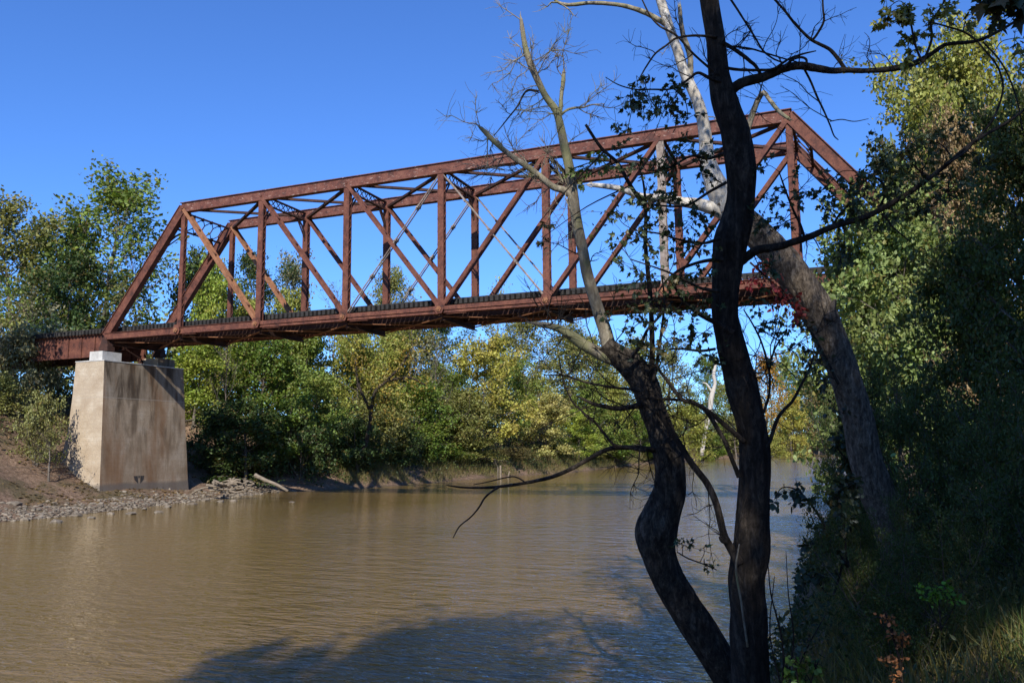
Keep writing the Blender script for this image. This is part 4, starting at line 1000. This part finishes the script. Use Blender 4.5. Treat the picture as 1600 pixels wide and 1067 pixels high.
T.limb('limb', [(1000, 612, 3), (984, 608, 2.4), (950, 604, 2), (915, 597, 1.8), (883, 587, 1.4), (850, 586, .9)], 8.5, BARK, 5)
T.limb('limb', [(1008, 705, 2.6), (985, 700, 2.4), (960, 695, 2.3), (945, 678, 2.2), (930, 660, 2), (919, 652, 2.6), (907, 640, 1.6), (895, 628, 1.5), (884, 606, 1.3), (878, 585, 1.2), (873, 555, .8)], 8.4, BARK, 5)
T.limb('limb', [(985, 560, 4), (1000, 540, 3), (1012, 515, 2.4), (1030, 495, 2), (1052, 470, 1.2)], 8.4, BARK, 5)
T.twigs('branchlet', [((834, 112), (800, 60), D, 1.2), ((838, 118), (876, 60), D, 1.1), ((852, 150), (800, 190), D, 1.1), ((881, 112), (893, 40), D, 1.1), ((881, 130), (868, 70), D, 1), ((789, 236), (770, 300), D, 1.1), ((826, 262), (800, 190), D, 1.2), ((762, 211), (765, 275), D, 1), ((845, 277), (760, 250), D, 1), ((912, 168), (950, 130), D, 1), ((905, 170), (950, 185), D, 1), ((845, 275), (880, 200), D, 1), ((860, 290), (820, 330), D, 1.2), ((905, 345), (850, 400), D, 1.1), ((887, 230), (930, 160), D, .9), ((800, 180), (770, 160), D, .8), ((880, 285), (835, 215), D, 1.1), ((885, 288), (850, 230), D, 1.)], BARK_DEAD, 5)
T.twigs('branchlet', [((930, 548), (900, 470), D, 1), ((911, 538), (870, 585), D, 1.3), ((887, 520), (850, 570), D, 1.1), ((875, 514), (880, 440), D, .9), ((985, 637), (900, 560), 8.4, 1.3), ((960, 604), (880, 540), 8.4, 1.2), ((883, 587), (835, 540), 8.4, .9), ((1000, 700), (1000, 790), 8.4, 1.1), ((1010, 702), (985, 830), 8.4, .9), ((1040, 720), (1010, 800), 8.4, 1), ((945, 540), (965, 430), D, 1.4), ((955, 545), (995, 470), D, 1.4), ((912, 400), (850, 360), D, 1.2), ((915, 420), (960, 370), D, 1.1), ((840, 505), (800, 540), D, .8)], BARK, 3)
# hanging moss clumps and tufts caught on its twigs
T.fuzz(34, BARK_DEAD, 35, 95, (745, 20, 960, 330), fork=5, rad=.9)
T.fuzz(26, BARK, 40, 120, (820, 400, 1040, 730), fork=4, rad=1.0, bias=(-20, 0))
for u, v in ((921, 652), (965, 660), (1043, 652)):
    g = G(); c = at(u, v, 8.35)
    for k in range(26):
        e = c + r.normal(0, .05, 3) + (0, 0, -.03); g.tube(np.array([c, (c + e) / 2 + r.normal(0, .02, 3), e]), [.004, .003, .002], 3, cap=False)
    part('moss_tuft', g, BARK, t)
T.leaves([(925, 268, 34, 44, 8.5), (955, 262, 26, 30, 8.4), (900, 270, 22, 22, 8.5), (935, 250, 20, 18, 8.5)], BARK, .066, (.14, .19, .04), name='pale_leaves')

# the straight trunk
D = 8.0
b0 = at(1174, 1095, D)
t = thing('maple_tree', 'straight dark maple trunk standing at the water edge with long limbs', 'tree', (b0[0], b0[1], gz(b0[0], b0[1])))
T = Limbs(t, 51)
T.limb('trunk', [(1178, 1125, 36), (1174, 1095, 31), (1172, 1050, 28.5), (1170, 1005, 28), (1170, 962, 27), (1167, 925, 26.5), (1166, 897, 26.5), (1173, 853, 26), (1177, 787, 23), (1179, 740, 22.5), (1179, 700, 22), (1172, 655, 22.5), (1161, 613, 23.5), (1150, 570, 21), (1141, 533, 20), (1133, 490, 19), (1136, 430, 22), (1142, 380, 26), (1152, 345, 23), (1158, 305, 20), (1158, 262, 22), (1150, 209, 22), (1140, 180, 20.5), (1132, 155, 19), (1124, 120, 15.5), (1121, 88, 14.5), (1118, 56, 14), (1108, 0, 13.5), (1098, -60, 12)], D, BARK, 22, .06, sub=6)
lm = lambda pts, dep=D, n=7, mat=BARK: T.limb('limb', pts, dep, mat, n)
lm([(1098, -60, 11.5), (1090, -160, 9), (1100, -280, 7), (1085, -420, 4), (1080, -560, 1.5)])
lm([(1094, -120, 6), (1040, -240, 4.5), (1000, -380, 2)]); lm([(1096, -220, 6), (1160, -340, 4.5), (1220, -430, 2)]); lm([(1098, -90, 5), (1180, -180, 4), (1280, -240, 2)])
lm([(1128, 146, 10), (1143, 140, 8.5), (1161, 129, 8), (1195, 120, 7), (1223, 108, 6.5), (1248, 103, 6.5), (1275, 107, 6), (1300, 111, 5), (1321, 110, 4.6), (1352, 111, 4), (1385, 109, 4.4), (1408, 105, 5), (1429, 99, 5), (1442, 92, 4), (1456, 84, 3.4), (1470, 74, 3.4), (1483, 69, 3), (1527, 64, 2.8), (1564, 47, 2.4), (1598, 27, 2), (1650, 0, 1.5)], [8, 7.4])
lm([(1321, 109, 3.2), (1310, 93, 3), (1297, 78, 2.9), (1280, 69, 2.6), (1267, 62, 2.4), (1252, 48, 2.2), (1240, 35, 2.1), (1226, 17, 1.9), (1209, -2, 1.7), (1195, -20, 1.5)], 7.8)
lm([(1270, 63, 2), (1278, 52, 2), (1287, 34, 1.8), (1286, 16, 1.6), (1285, -6, 1.4)], 7.8, 5)
lm([(1255, 105, 1.9), (1266, 126, 1.8), (1277, 152, 1.7), (1288, 175, 1.5), (1297, 196, 1.3), (1303, 212, 1.1), (1310, 219, .8)], 7.9, 5)
lm([(1297, 190, .9), (1315, 187, .9), (1335, 190, .8), (1357, 186, .5)], 7.9, 4)
lm([(1442, 98, 2.6), (1448, 84, 2.2), (1456, 60, 2), (1455, 34, 1.8), (1466, 18, 1.5), (1480, -5, 1.2)], 7.5, 5)
lm([(1440, 96, 2), (1430, 70, 1.8), (1424, 40, 1.6), (1418, 10, 1.3)], 7.5, 5)
lm([(1527, 64, 1.8), (1505, 50, 1.6), (1473, 40, 1.4), (1455, 35, 1)], 7.4, 5)
lm([(1100, 470, 0.5 + 7.5), (1153, 412, 8), (1170, 399, 7.2), (1185, 390, 6.8), (1217, 385, 6.2), (1245, 376, 5.8), (1267, 369, 5.5), (1299, 355, 5), (1342, 342, 4.8), (1371, 330, 4.5), (1402, 312, 4.2), (1428, 296, 4), (1450, 280, 3.7), (1476, 260, 3.4), (1520, 223, 3), (1577, 189, 2.4), (1610, 164, 2)][1:], [8, 7.2])
lm([(1476, 258, 2.2), (1505, 240, 2), (1527, 216, 2), (1545, 196, 1.9), (1558, 172, 1.8), (1567, 140, 1.7), (1563, 115, 1.6), (1553, 96, 1.5), (1538, 78, 1.4), (1528, 66, 1.3)], 7.3, 5)
lm([(1536, 66, 1.4), (1560, 92, 1.4), (1576, 120, 1.3), (1590, 160, 1.2), (1598, 205, .9)], 7.3, 5)
lm([(1371, 330, 2.2), (1380, 312, 2), (1385, 298, 1.8), (1376, 284, 1.7), (1363, 275, 1.5), (1342, 268, 1.1)], 7.7, 5)
lm([(1378, 334, 2), (1388, 345, 1.8), (1395, 355, 1.6), (1420, 376, 1)], 7.6, 5)
lm([(1257, 371, 2.4), (1250, 350, 2.1), (1242, 334, 1.9), (1232, 310, 1.7), (1225, 291, 1.5), (1217, 268, 1)], 7.9, 5)
lm([(1300, 355, 2), (1312, 335, 1.7), (1330, 318, 1.5), (1352, 305, 1.1)], 7.7, 5)
lm([(1156, 880, 9), (1145, 862, 6.5), (1136, 846, 6), (1130, 832, 5.6), (1119, 787, 5.4), (1106, 757, 5.2), (1092, 738, 5), (1078, 720, 4.8), (1067, 702, 4.8), (1043, 664, 4.5), (1027, 640, 4.2), (1012, 615, 3.2), (1000, 590, 2)], [7.9, 8.2], 9)
lm([(1136, 846, 4), (1129, 845, 3.6), (1125, 838, 2.6)], 7.9, 6)
lm([(1163, 690, 5), (1155, 683, 4.4), (1132, 664, 4), (1110, 645, 3.8), (1083, 629, 3.6), (1067, 625, 3.4), (1050, 605, 3), (1043, 595, 2.8), (1030, 578, 2.2), (1024, 560, 1.4)], 7.9)
lm([(1067, 625, 2.4), (1047, 624, 2.2), (1030, 623, 2), (1005, 622, 1.4)], 8, 5)
lm([(1095, 632, 3.6), (1110, 651, 3.6), (1120, 668, 3.5), (1132, 688, 3.5), (1140, 708, 3.5), (1148, 728, 3.5), (1155, 745, 4)], 7.85)
lm([(1196, 700, 3.6), (1204, 686, 3.2), (1214, 656, 3), (1225, 640, 2.6), (1238, 627, 2.4), (1250, 605, 2.2), (1258, 590, 2), (1266, 573, 1.6), (1271, 555, 1)], 7.9)
lm([(1190, 650, 2.4), (1196, 636, 2.2), (1201, 619, 2.1), (1203, 600, 1.9), (1202, 581, 1.8), (1196, 555, 1.7), (1187, 528, 1.6), (1174, 503, 1.4), (1162, 484, 1)], 7.9, 5)
lm([(1202, 578, 1.7), (1205, 562, 1.6), (1210, 547, 1.5), (1218, 532, 1.2), (1230, 518, .8)], 7.9, 5)
lm([(1188, 640, 3), (1178, 610, 2.6), (1170, 580, 2.4), (1164, 560, 2.4), (1158, 535, 2)], 8.3, 6)
lm([(1120, 58, 2.6), (1107, 57, 2.2), (1083, 56, 2), (1057, 60, 1.8), (1040, 72, 1.7), (1024, 84, 1.6), (1010, 104, 1.4), (1003, 116, 1.2), (996, 128, .8)], 7.9, 5)
lm([(1124, 118, 2.2), (1109, 107, 2), (1083, 84, 1.8), (1057, 56, 1.7), (1032, 42, 1.6), (1018, 28, 1.4), (1010, 14, 1.3), (998, -12, 1)], 7.9, 5)
lm([(1126, 128, 3), (1108, 122, 2.8), (1091, 114, 2.4), (1080, 121, 2), (1069, 129, 1.9), (1056, 136, 1.8), (1043, 140, 1.6), (1018, 140, 1.4), (993, 140, 1.2), (967, 133, 1), (946, 121, .6)], [7.9, 7.5], 5)
lm([(1128, 66, 3), (1145, 76, 3), (1161, 87, 3), (1172, 96, 2.8), (1181, 104, 2.6), (1191, 121, 2.4)], 7.9, 6)
lm([(1132, 106, 2.6), (1150, 109, 2.5), (1167, 110, 2.4), (1188, 110, 2.3), (1209, 108, 2.2), (1232, 93, 1.9), (1254, 85, 1.6), (1275, 80, 1)], 7.85, 5)
lm([(1138, -6, 1.8), (1152, 15, 1.7), (1164, 34, 1.6), (1171, 45, 1.6), (1178, 56, 1.5), (1192, 79, 1.5), (1208, 92, 1.4), (1223, 98, 1.3)], 7.7, 5)
lm([(1133, 72, 1.6), (1170, 76, 1.5), (1192, 82, 1.4), (1225, 92, 1.2), (1245, 97, 1)], 7.75, 5)
lm([(1225, 106, 2.6), (1238, 94, 2.2), (1252, 90, 2), (1260, 94, 2), (1259, 103, 2)], 7.8, 5)
lm([(1145, 520, 5), (1120, 505, 4.4), (1092, 490, 3.8), (1068, 470, 3), (1050, 440, 1.6)], 7.8, 6)
lm([(1130, 405, 4), (1100, 408, 3), (1065, 420, 2.4), (1040, 440, 1.6), (1020, 470, 1)], 7.7, 5)
lm([(1125, 455, 3.4), (1095, 450, 2.6), (1060, 432, 2.2), (1030, 420, 1.5), (985, 405, 1)], 7.6, 5)
lm([(1130, 240, 3), (1105, 248, 2.4), (1080, 244, 2), (1045, 262, 1.6), (1010, 268, 1)], 7.7, 5)
lm([(1135, 285, 2.8), (1108, 300, 2.4), (1075, 320, 2), (1040, 322, 1.6), (1000, 315, 1)], 7.6, 5)
lm([(1126, 372, 3), (1098, 380, 2.4), (1060, 374, 2), (1030, 365, 1.6), (990, 360, 1)], 7.6, 5)
lm([(1118, 545, 2.4), (1095, 548, 2.2), (1060, 545, 1.7), (1010, 548, 1)], 7.8, 5)
lm([(1012, 330, 3), (985, 290, 3), (965, 255, 2.6), (940, 232, 2.6), (915, 195, 2.2)], 8.2, 6)
lm([(1168, 1010, 1.9), (1158, 940, 1.8), (1150, 890, 1.7), (1155, 850, 1.3)], 7.6, 5, BARK_DEAD)
lm([(1120, 890, .9), (1097, 880, 1), (1075, 872, 1.1), (1058, 862, .9)][::-1], 7.8, 4)
tw = [((1130, 66), (1170, 20), 7.9, 1.1), ((1145, 76), (1190, 40), 7.9, 1), ((1167, 110), (1200, 150), 7.9, 1), ((1195, 120), (1150, 190), 7.9, 1.2), ((1223, 108), (1215, 60), 7.8, 1.2), ((1248, 103), (1240, 40), 7.8, 1), ((1240, 35), (1225, -10), 7.8, 1), ((1267, 62), (1310, 20), 7.8, 1), ((1287, 34), (1330, 20), 7.8, .8), ((1300, 111), (1320, 60), 7.7, .9), ((1370, 110), (1340, 60), 7.7, 1.1), ((1400, 108), (1345, 75), 7.6, .9), ((1192, 79), (1215, 10), 7.8, .9), ((1057, 58), (1030, 20), 7.9, .9), ((1083, 84), (1030, 110), 7.9, 1), ((1080, 121), (1020, 70), 7.9, 1), ((1069, 129), (1020, 190), 7.8, 1), ((1109, 107), (1085, 40), 7.9, 1), ((1267, 369), (1330, 400), 7.8, 1), ((1402, 312), (1460, 340), 7.6, 1), ((1258, 590), (1320, 560), 7.9, .8), ((1214, 656), (1290, 680), 7.9, .8), ((1110, 645), (1040, 690), 7.9, .9), ((1083, 629), (1060, 560), 7.9, .9), ((1136, 846), (1085, 800), 7.9, .9), ((1177, 174), (1235, 230), 7.9, .8), ((1119, 787), (1075, 810), 7.9, .8), ((1106, 757), (1105, 870), 7.8, .9), ((1145, 862), (1180, 770), 7.7, .8), ((1043, 140), (985, 200), 7.7, .9), ((1024, 84), (975, 60), 7.8, .8)]
T.twigs('branchlet', tw, BARK, 3)
T.fuzz(34, BARK, 30, 100, (940, 10, 1340, 720), fork=4, rad=.95)
T.fuzz(30, BARK, 40, 120, (1000, 380, 1300, 720), fork=5, rad=.95)
cl = [(1008, 150, 34, 60, 7.6), (1045, 160, 34, 50, 7.7), (1052, 132, 24, 26, 7.7), (985, 158, 24, 24, 7.6), (1000, 125, 12, 9, 7.8), (980, 205, 20, 16, 7.6), (1075, 185, 24, 24, 7.7), (1060, 240, 34, 48, 7.7), (1095, 262, 32, 46, 7.7), (1030, 268, 34, 50, 7.6), (990, 262, 30, 36, 7.6), (960, 235, 18, 14, 7.8), (1010, 318, 40, 70, 7.6), (965, 335, 30, 34, 7.7), (1050, 300, 30, 36, 7.6), (1005, 368, 40, 66, 7.6), (1050, 372, 30, 40, 7.6), (1085, 330, 36, 44, 7.6), (1085, 385, 34, 44, 7.6), (1010, 430, 40, 56, 7.6), (1065, 430, 36, 50, 7.6), (960, 400, 22, 18, 7.8), (1095, 465, 36, 56, 7.6), (1050, 490, 40, 60, 7.7), (1005, 500, 36, 46, 7.7), (1085, 520, 36, 50, 7.7), (1030, 545, 36, 46, 7.8), (985, 535, 24, 20, 7.8), (1110, 555, 26, 30, 7.8), (945, 495, 20, 14, 8), (845, 345, 16, 12, 8.4), (850, 370, 16, 12, 8.4), (1195, 262, 24, 20, 7.8), (1205, 312, 28, 30, 7.8), (1225, 345, 28, 30, 7.8), (1185, 345, 24, 24, 7.8), (1205, 420, 30, 30, 7.7), (1185, 470, 28, 30, 7.8), (1190, 520, 26, 24, 7.9), (1225, 505, 24, 20, 7.9), (1248, 540, 22, 18, 7.9), (1270, 578, 22, 16, 7.9), (1208, 565, 18, 12, 7.9), (1262, 300, 24, 22, 7.8), (1240, 275, 18, 12, 7.8), (1300, 282, 24, 24, 7.7), (1290, 330, 28, 30, 7.7), (1340, 300, 40, 80, 7.7), (1375, 265, 44, 90, 7.6), (1415, 235, 44, 80, 7.5), (1330, 335, 30, 40, 7.7), (1400, 300, 44, 90, 7.6), (1380, 340, 34, 50, 7.6), (1440, 270, 40, 70, 7.5), (1455, 220, 34, 50, 7.4), (1435, 330, 36, 56, 7.5), (1480, 300, 40, 60, 7.4), (1320, 395, 30, 34, 7.7), (1500, 200, 30, 30, 7.3), (1530, 260, 36, 44, 7.3), (1100, 855, 6, 5, 7.8), (1075, 855, 16, 14, 7.8), (1100, 880, 14, 8, 7.8), (1063, 850, 12, 9, 7.8)] + [(u, v, 60, 70, 8 + 1.2 * math.sin(u)) for u, v in ((1000, -380), (1040, -300), (1080, -560), (1085, -440), (1100, -330), (1150, -340), (1220, -430), (1040, -450), (1130, -470))]
T.leaves([(u, v, r_ * 1.3, int(c * 1.7), d) for u, v, r_, c, d in cl], BARK, .059, (.05, .072, .02))
T.leaves([(1400, 35, 30, 60, 7.5), (1430, 60, 34, 66, 7.5), (1385, 15, 26, 40, 7.5), (1460, 30, 32, 56, 7.5), (1425, 15, 30, 50, 7.5), (1480, 10, 26, 36, 7.5), (1415, 92, 20, 22, 7.5), (1440, 100, 18, 14, 7.5), (1375, 30, 16, 16, 7.5), (1510, 40, 24, 22, 7.4), (1585, 60, 36, 30, 7.2)], BARK, .066, (.20, .21, .035), name='yellowing_leaves')

# the maple's own crown, above the top of the picture
PP = []
for u, v, d, rr in ((1040, -300, 8.5, .9), (1080, -480, 9, 1.1), (1130, -620, 9.5, 1.2), (1150, -520, 9, 1.2), (1000, -450, 9.2, .9), (1250, -520, 9.5, 1.2), (1360, -420, 9, 1.1)):
    c = at(u, v, d)
    for q in range(26): PP.append(c + rng.normal(0, .62 * rr, 3) + rng.normal(0, .14, (26, 3)))
PP = np.concatenate(PP); n = len(PP); _, vv_ = pix(PP[0]); vv_ = 533.5 - FPX * ((PP - CAM) @ UPV) / ((PP - CAM) @ FWD); PP = PP[vv_ < -25]; n = len(PP)
put('crown', leaf_mesh('crown', PP, unit(rng.normal(0, 1, (n, 3)) - (0, 0, .4)), unit(rng.normal(0, .6, (n, 3)) + (0, 0, .7)), .085 * rng.uniform(.6, 1.3, n), MAPLE, ORG[t.name]), LEAF_GLOSS, t, (.05, .072, .02))

# bough over the upper corner, close to the viewer
c0 = at(1640, -60, 4.2)
t = thing('overhanging_bough', 'dark overhanging leafy bough at the upper picture corner', 'branch', tuple(c0))
T = Limbs(t, 61)
T.limb('stem', [(1700, -110, 5), (1640, -55, 4), (1600, -20, 3), (1572, 0, 2.2), (1550, 20, 1.2)], 4.2, BARK, 7)
T.leaves([(1570, 6, 26, 34, 4.2), (1600, 0, 26, 30, 4.2), (1545, -4, 22, 20, 4.2), (1590, 24, 20, 16, 4.2), (1560, 30, 14, 10, 4.2)], BARK, .085, (.03, .045, .014))

# ------------------------------------------------------------------ shrubs and weeds at the water edge and in the foreground
def shrub(name, label, cat, stems, clusters, d, colour, size=.06, tmpl=OVAL, group=None, seed=1, lm_=None, mat=BARK):
    b = at(*stems[0][0][:2], d); t = thing(name, label, cat, (b[0], b[1], gz(b[0], b[1])), group); T = Limbs(t, seed)
    for s_ in stems: T.limb('stem', s_, d, mat, 5)
    T.leaves(clusters, mat, size, colour, tmpl=tmpl, lmat=lm_); return T
shrub('shrub', 'leaning dark shrub with a long leafy arch over the water', 'bush', [[(1325, 885, 3), (1300, 850, 2.6), (1285, 815, 2.2), (1265, 785, 1.8), (1245, 765, 1.4), (1222, 762, .9), (1210, 780, .6)], [(1310, 862, 2), (1275, 850, 1.4), (1255, 845, .9)], [(1318, 875, 2), (1300, 930, 1.6), (1275, 905, 1), (1258, 895, .7)], [(1325, 885, 2.4), (1318, 830, 2), (1312, 790, 1.6), (1310, 760, 1)]],
      [(1245, 770, 22, 40, 9.5), (1225, 765, 14, 18, 9.5), (1215, 785, 10, 10, 9.5), (1265, 785, 18, 26, 9.5), (1310, 780, 30, 90, 9.5), (1320, 820, 30, 90, 9.5), (1290, 830, 20, 30, 9.5), (1270, 850, 18, 24, 9.5), (1265, 905, 26, 44, 9.5), (1290, 900, 24, 50, 9.5), (1300, 860, 24, 50, 9.5), (1330, 760, 26, 80, 9.5)], 9.5, (.04, .052, .02), .085, seed=2)
shrub('shrub', 'upright leafy shrub beside the leaning trunk over the river', 'bush', [[(1360, 800, 3), (1345, 730, 2.4), (1330, 670, 2), (1315, 620, 1.4)], [(1350, 750, 2), (1325, 720, 1.6), (1308, 700, 1)]],
      [(1320, 640, 22, 70, 14.2), (1312, 690, 20, 70, 14.2), (1335, 690, 26, 90, 14.2), (1335, 740, 26, 90, 14.2), (1345, 770, 28, 90, 14.2), (1318, 720, 18, 50, 14.2), (1325, 610, 14, 30, 14.2)], 14.2, (.055, .065, .025), .12, seed=3)
shrub('sapling', 'thin bare sapling stems beside the straight trunk base', 'sapling', [[(1225, 1075, 1.8), (1222, 1000, 1.5), (1205, 930, 1.2), (1200, 880, .7)], [(1228, 1070, 1.6), (1240, 1000, 1.2), (1232, 930, .9), (1228, 860, .5)], [(1235, 1070, 1.4), (1262, 1010, 1.1), (1290, 960, .7)], [(1220, 1070, 1.5), (1203, 990, 1.1), (1210, 900, .6)]],
      [(1225, 985, 22, 14, 7), (1240, 1010, 24, 20, 7), (1212, 960, 16, 8, 7), (1262, 1000, 22, 16, 7), (1230, 1040, 26, 30, 7)], 7.0, (.06, .07, .025), .05, seed=4)
shrub('weed', 'dried rust brown dock weed in the sunlit patch', 'plant', [[(1412, 1085, 2), (1405, 1030, 1.8), (1392, 985, 1.5), (1382, 955, .8)], [(1408, 1060, 1.5), (1410, 1010, 1.2), (1412, 985, .8)], [(1400, 1040, 1.2), (1385, 1035, .8)]],
      [(1386, 968, 9, 34, 5.6), (1396, 992, 10, 40, 5.6), (1408, 1008, 10, 30, 5.6), (1404, 1030, 12, 40, 5.6), (1385, 1032, 9, 22, 5.6), (1412, 990, 8, 20, 5.6), (1400, 1055, 12, 30, 5.6)], 5.6, (.34, .12, .05), .03, seed=5, lm_=LEAF)
shrub('fern', 'small bright green feathery plant in the sunlit patch', 'plant', [[(1470, 985, 1.4), (1468, 950, 1.2), (1465, 930, .8)], [(1470, 985, 1), (1450, 940, .7)], [(1470, 985, 1), (1492, 945, .7)]],
      [(1465, 925, 16, 60, 6), (1450, 934, 12, 40, 6), (1486, 936, 14, 50, 6), (1478, 915, 10, 30, 6), (1438, 915, 7, 12, 6)], 6.0, (.16, .28, .03), .035, seed=6, lm_=LEAF)
shrub('nettle', 'green leafy nettles at the foot of the straight trunk', 'plant', [[(1250, 1090, 1.6), (1245, 1050, 1.3), (1240, 1025, .8)], [(1262, 1090, 1.6), (1270, 1055, 1.2), (1280, 1030, .8)], [(1225, 1090, 1.4), (1222, 1055, 1)]],
      [(1245, 1035, 18, 40, 6.2), (1275, 1040, 18, 40, 6.2), (1225, 1058, 16, 30, 6.2), (1258, 1062, 20, 46, 6.2)], 6.2, (.10, .16, .03), .05, seed=7, lm_=LEAF)

rg = np.random.default_rng(66)
x = rg.uniform(50.0, 60, 52000); y = rg.uniform(-44, -24, 52000); k = (x - np.interp(y, RY, RX) > .6) & (fbm(x * .6, y * .6, 12) > -.16)
grass_on('grass', x[k], y[k], .42, (.16, .135, .04), 6)
x = rg.uniform(50.3, 57, 20000); y = rg.uniform(-43, -34, 20000); k = (x - np.interp(y, RY, RX) > .7) & (fbm(x * .8, y * .8, 15) > .02)
grass_on('grass', x[k], y[k], .36, (.10, .14, .03), 7)
n = 60000; y = rg.uniform(-42, 30, n); dr = .1 + 12.5 * rg.random(n) ** 1.8; x = np.interp(y, RY, RX) + dr
hh = 1.3 * np.clip((fbm(x * .5, y * .5, 41) + .5) * 1.6 - .35, .04, 1.2) * rg.random(n) * np.clip((y + 41) / 7, .12, 1)
P = np.stack([x, y, ground(x, y) + .05 + hh], 1)
o = put('undergrowth', leaf_mesh('undergrowth', P, unit(rg.normal(0, 1, (n, 3)) - (0, 0, .2)), unit(rg.normal(0, .7, (n, 3)) + (0, 0, .8)), .115 * np.clip((y + 44) / 12, .4, 1) * rg.uniform(.5, 1.3, n), LANCE), LEAF, None, (.05, .062, .022)); o['kind'] = 'stuff'
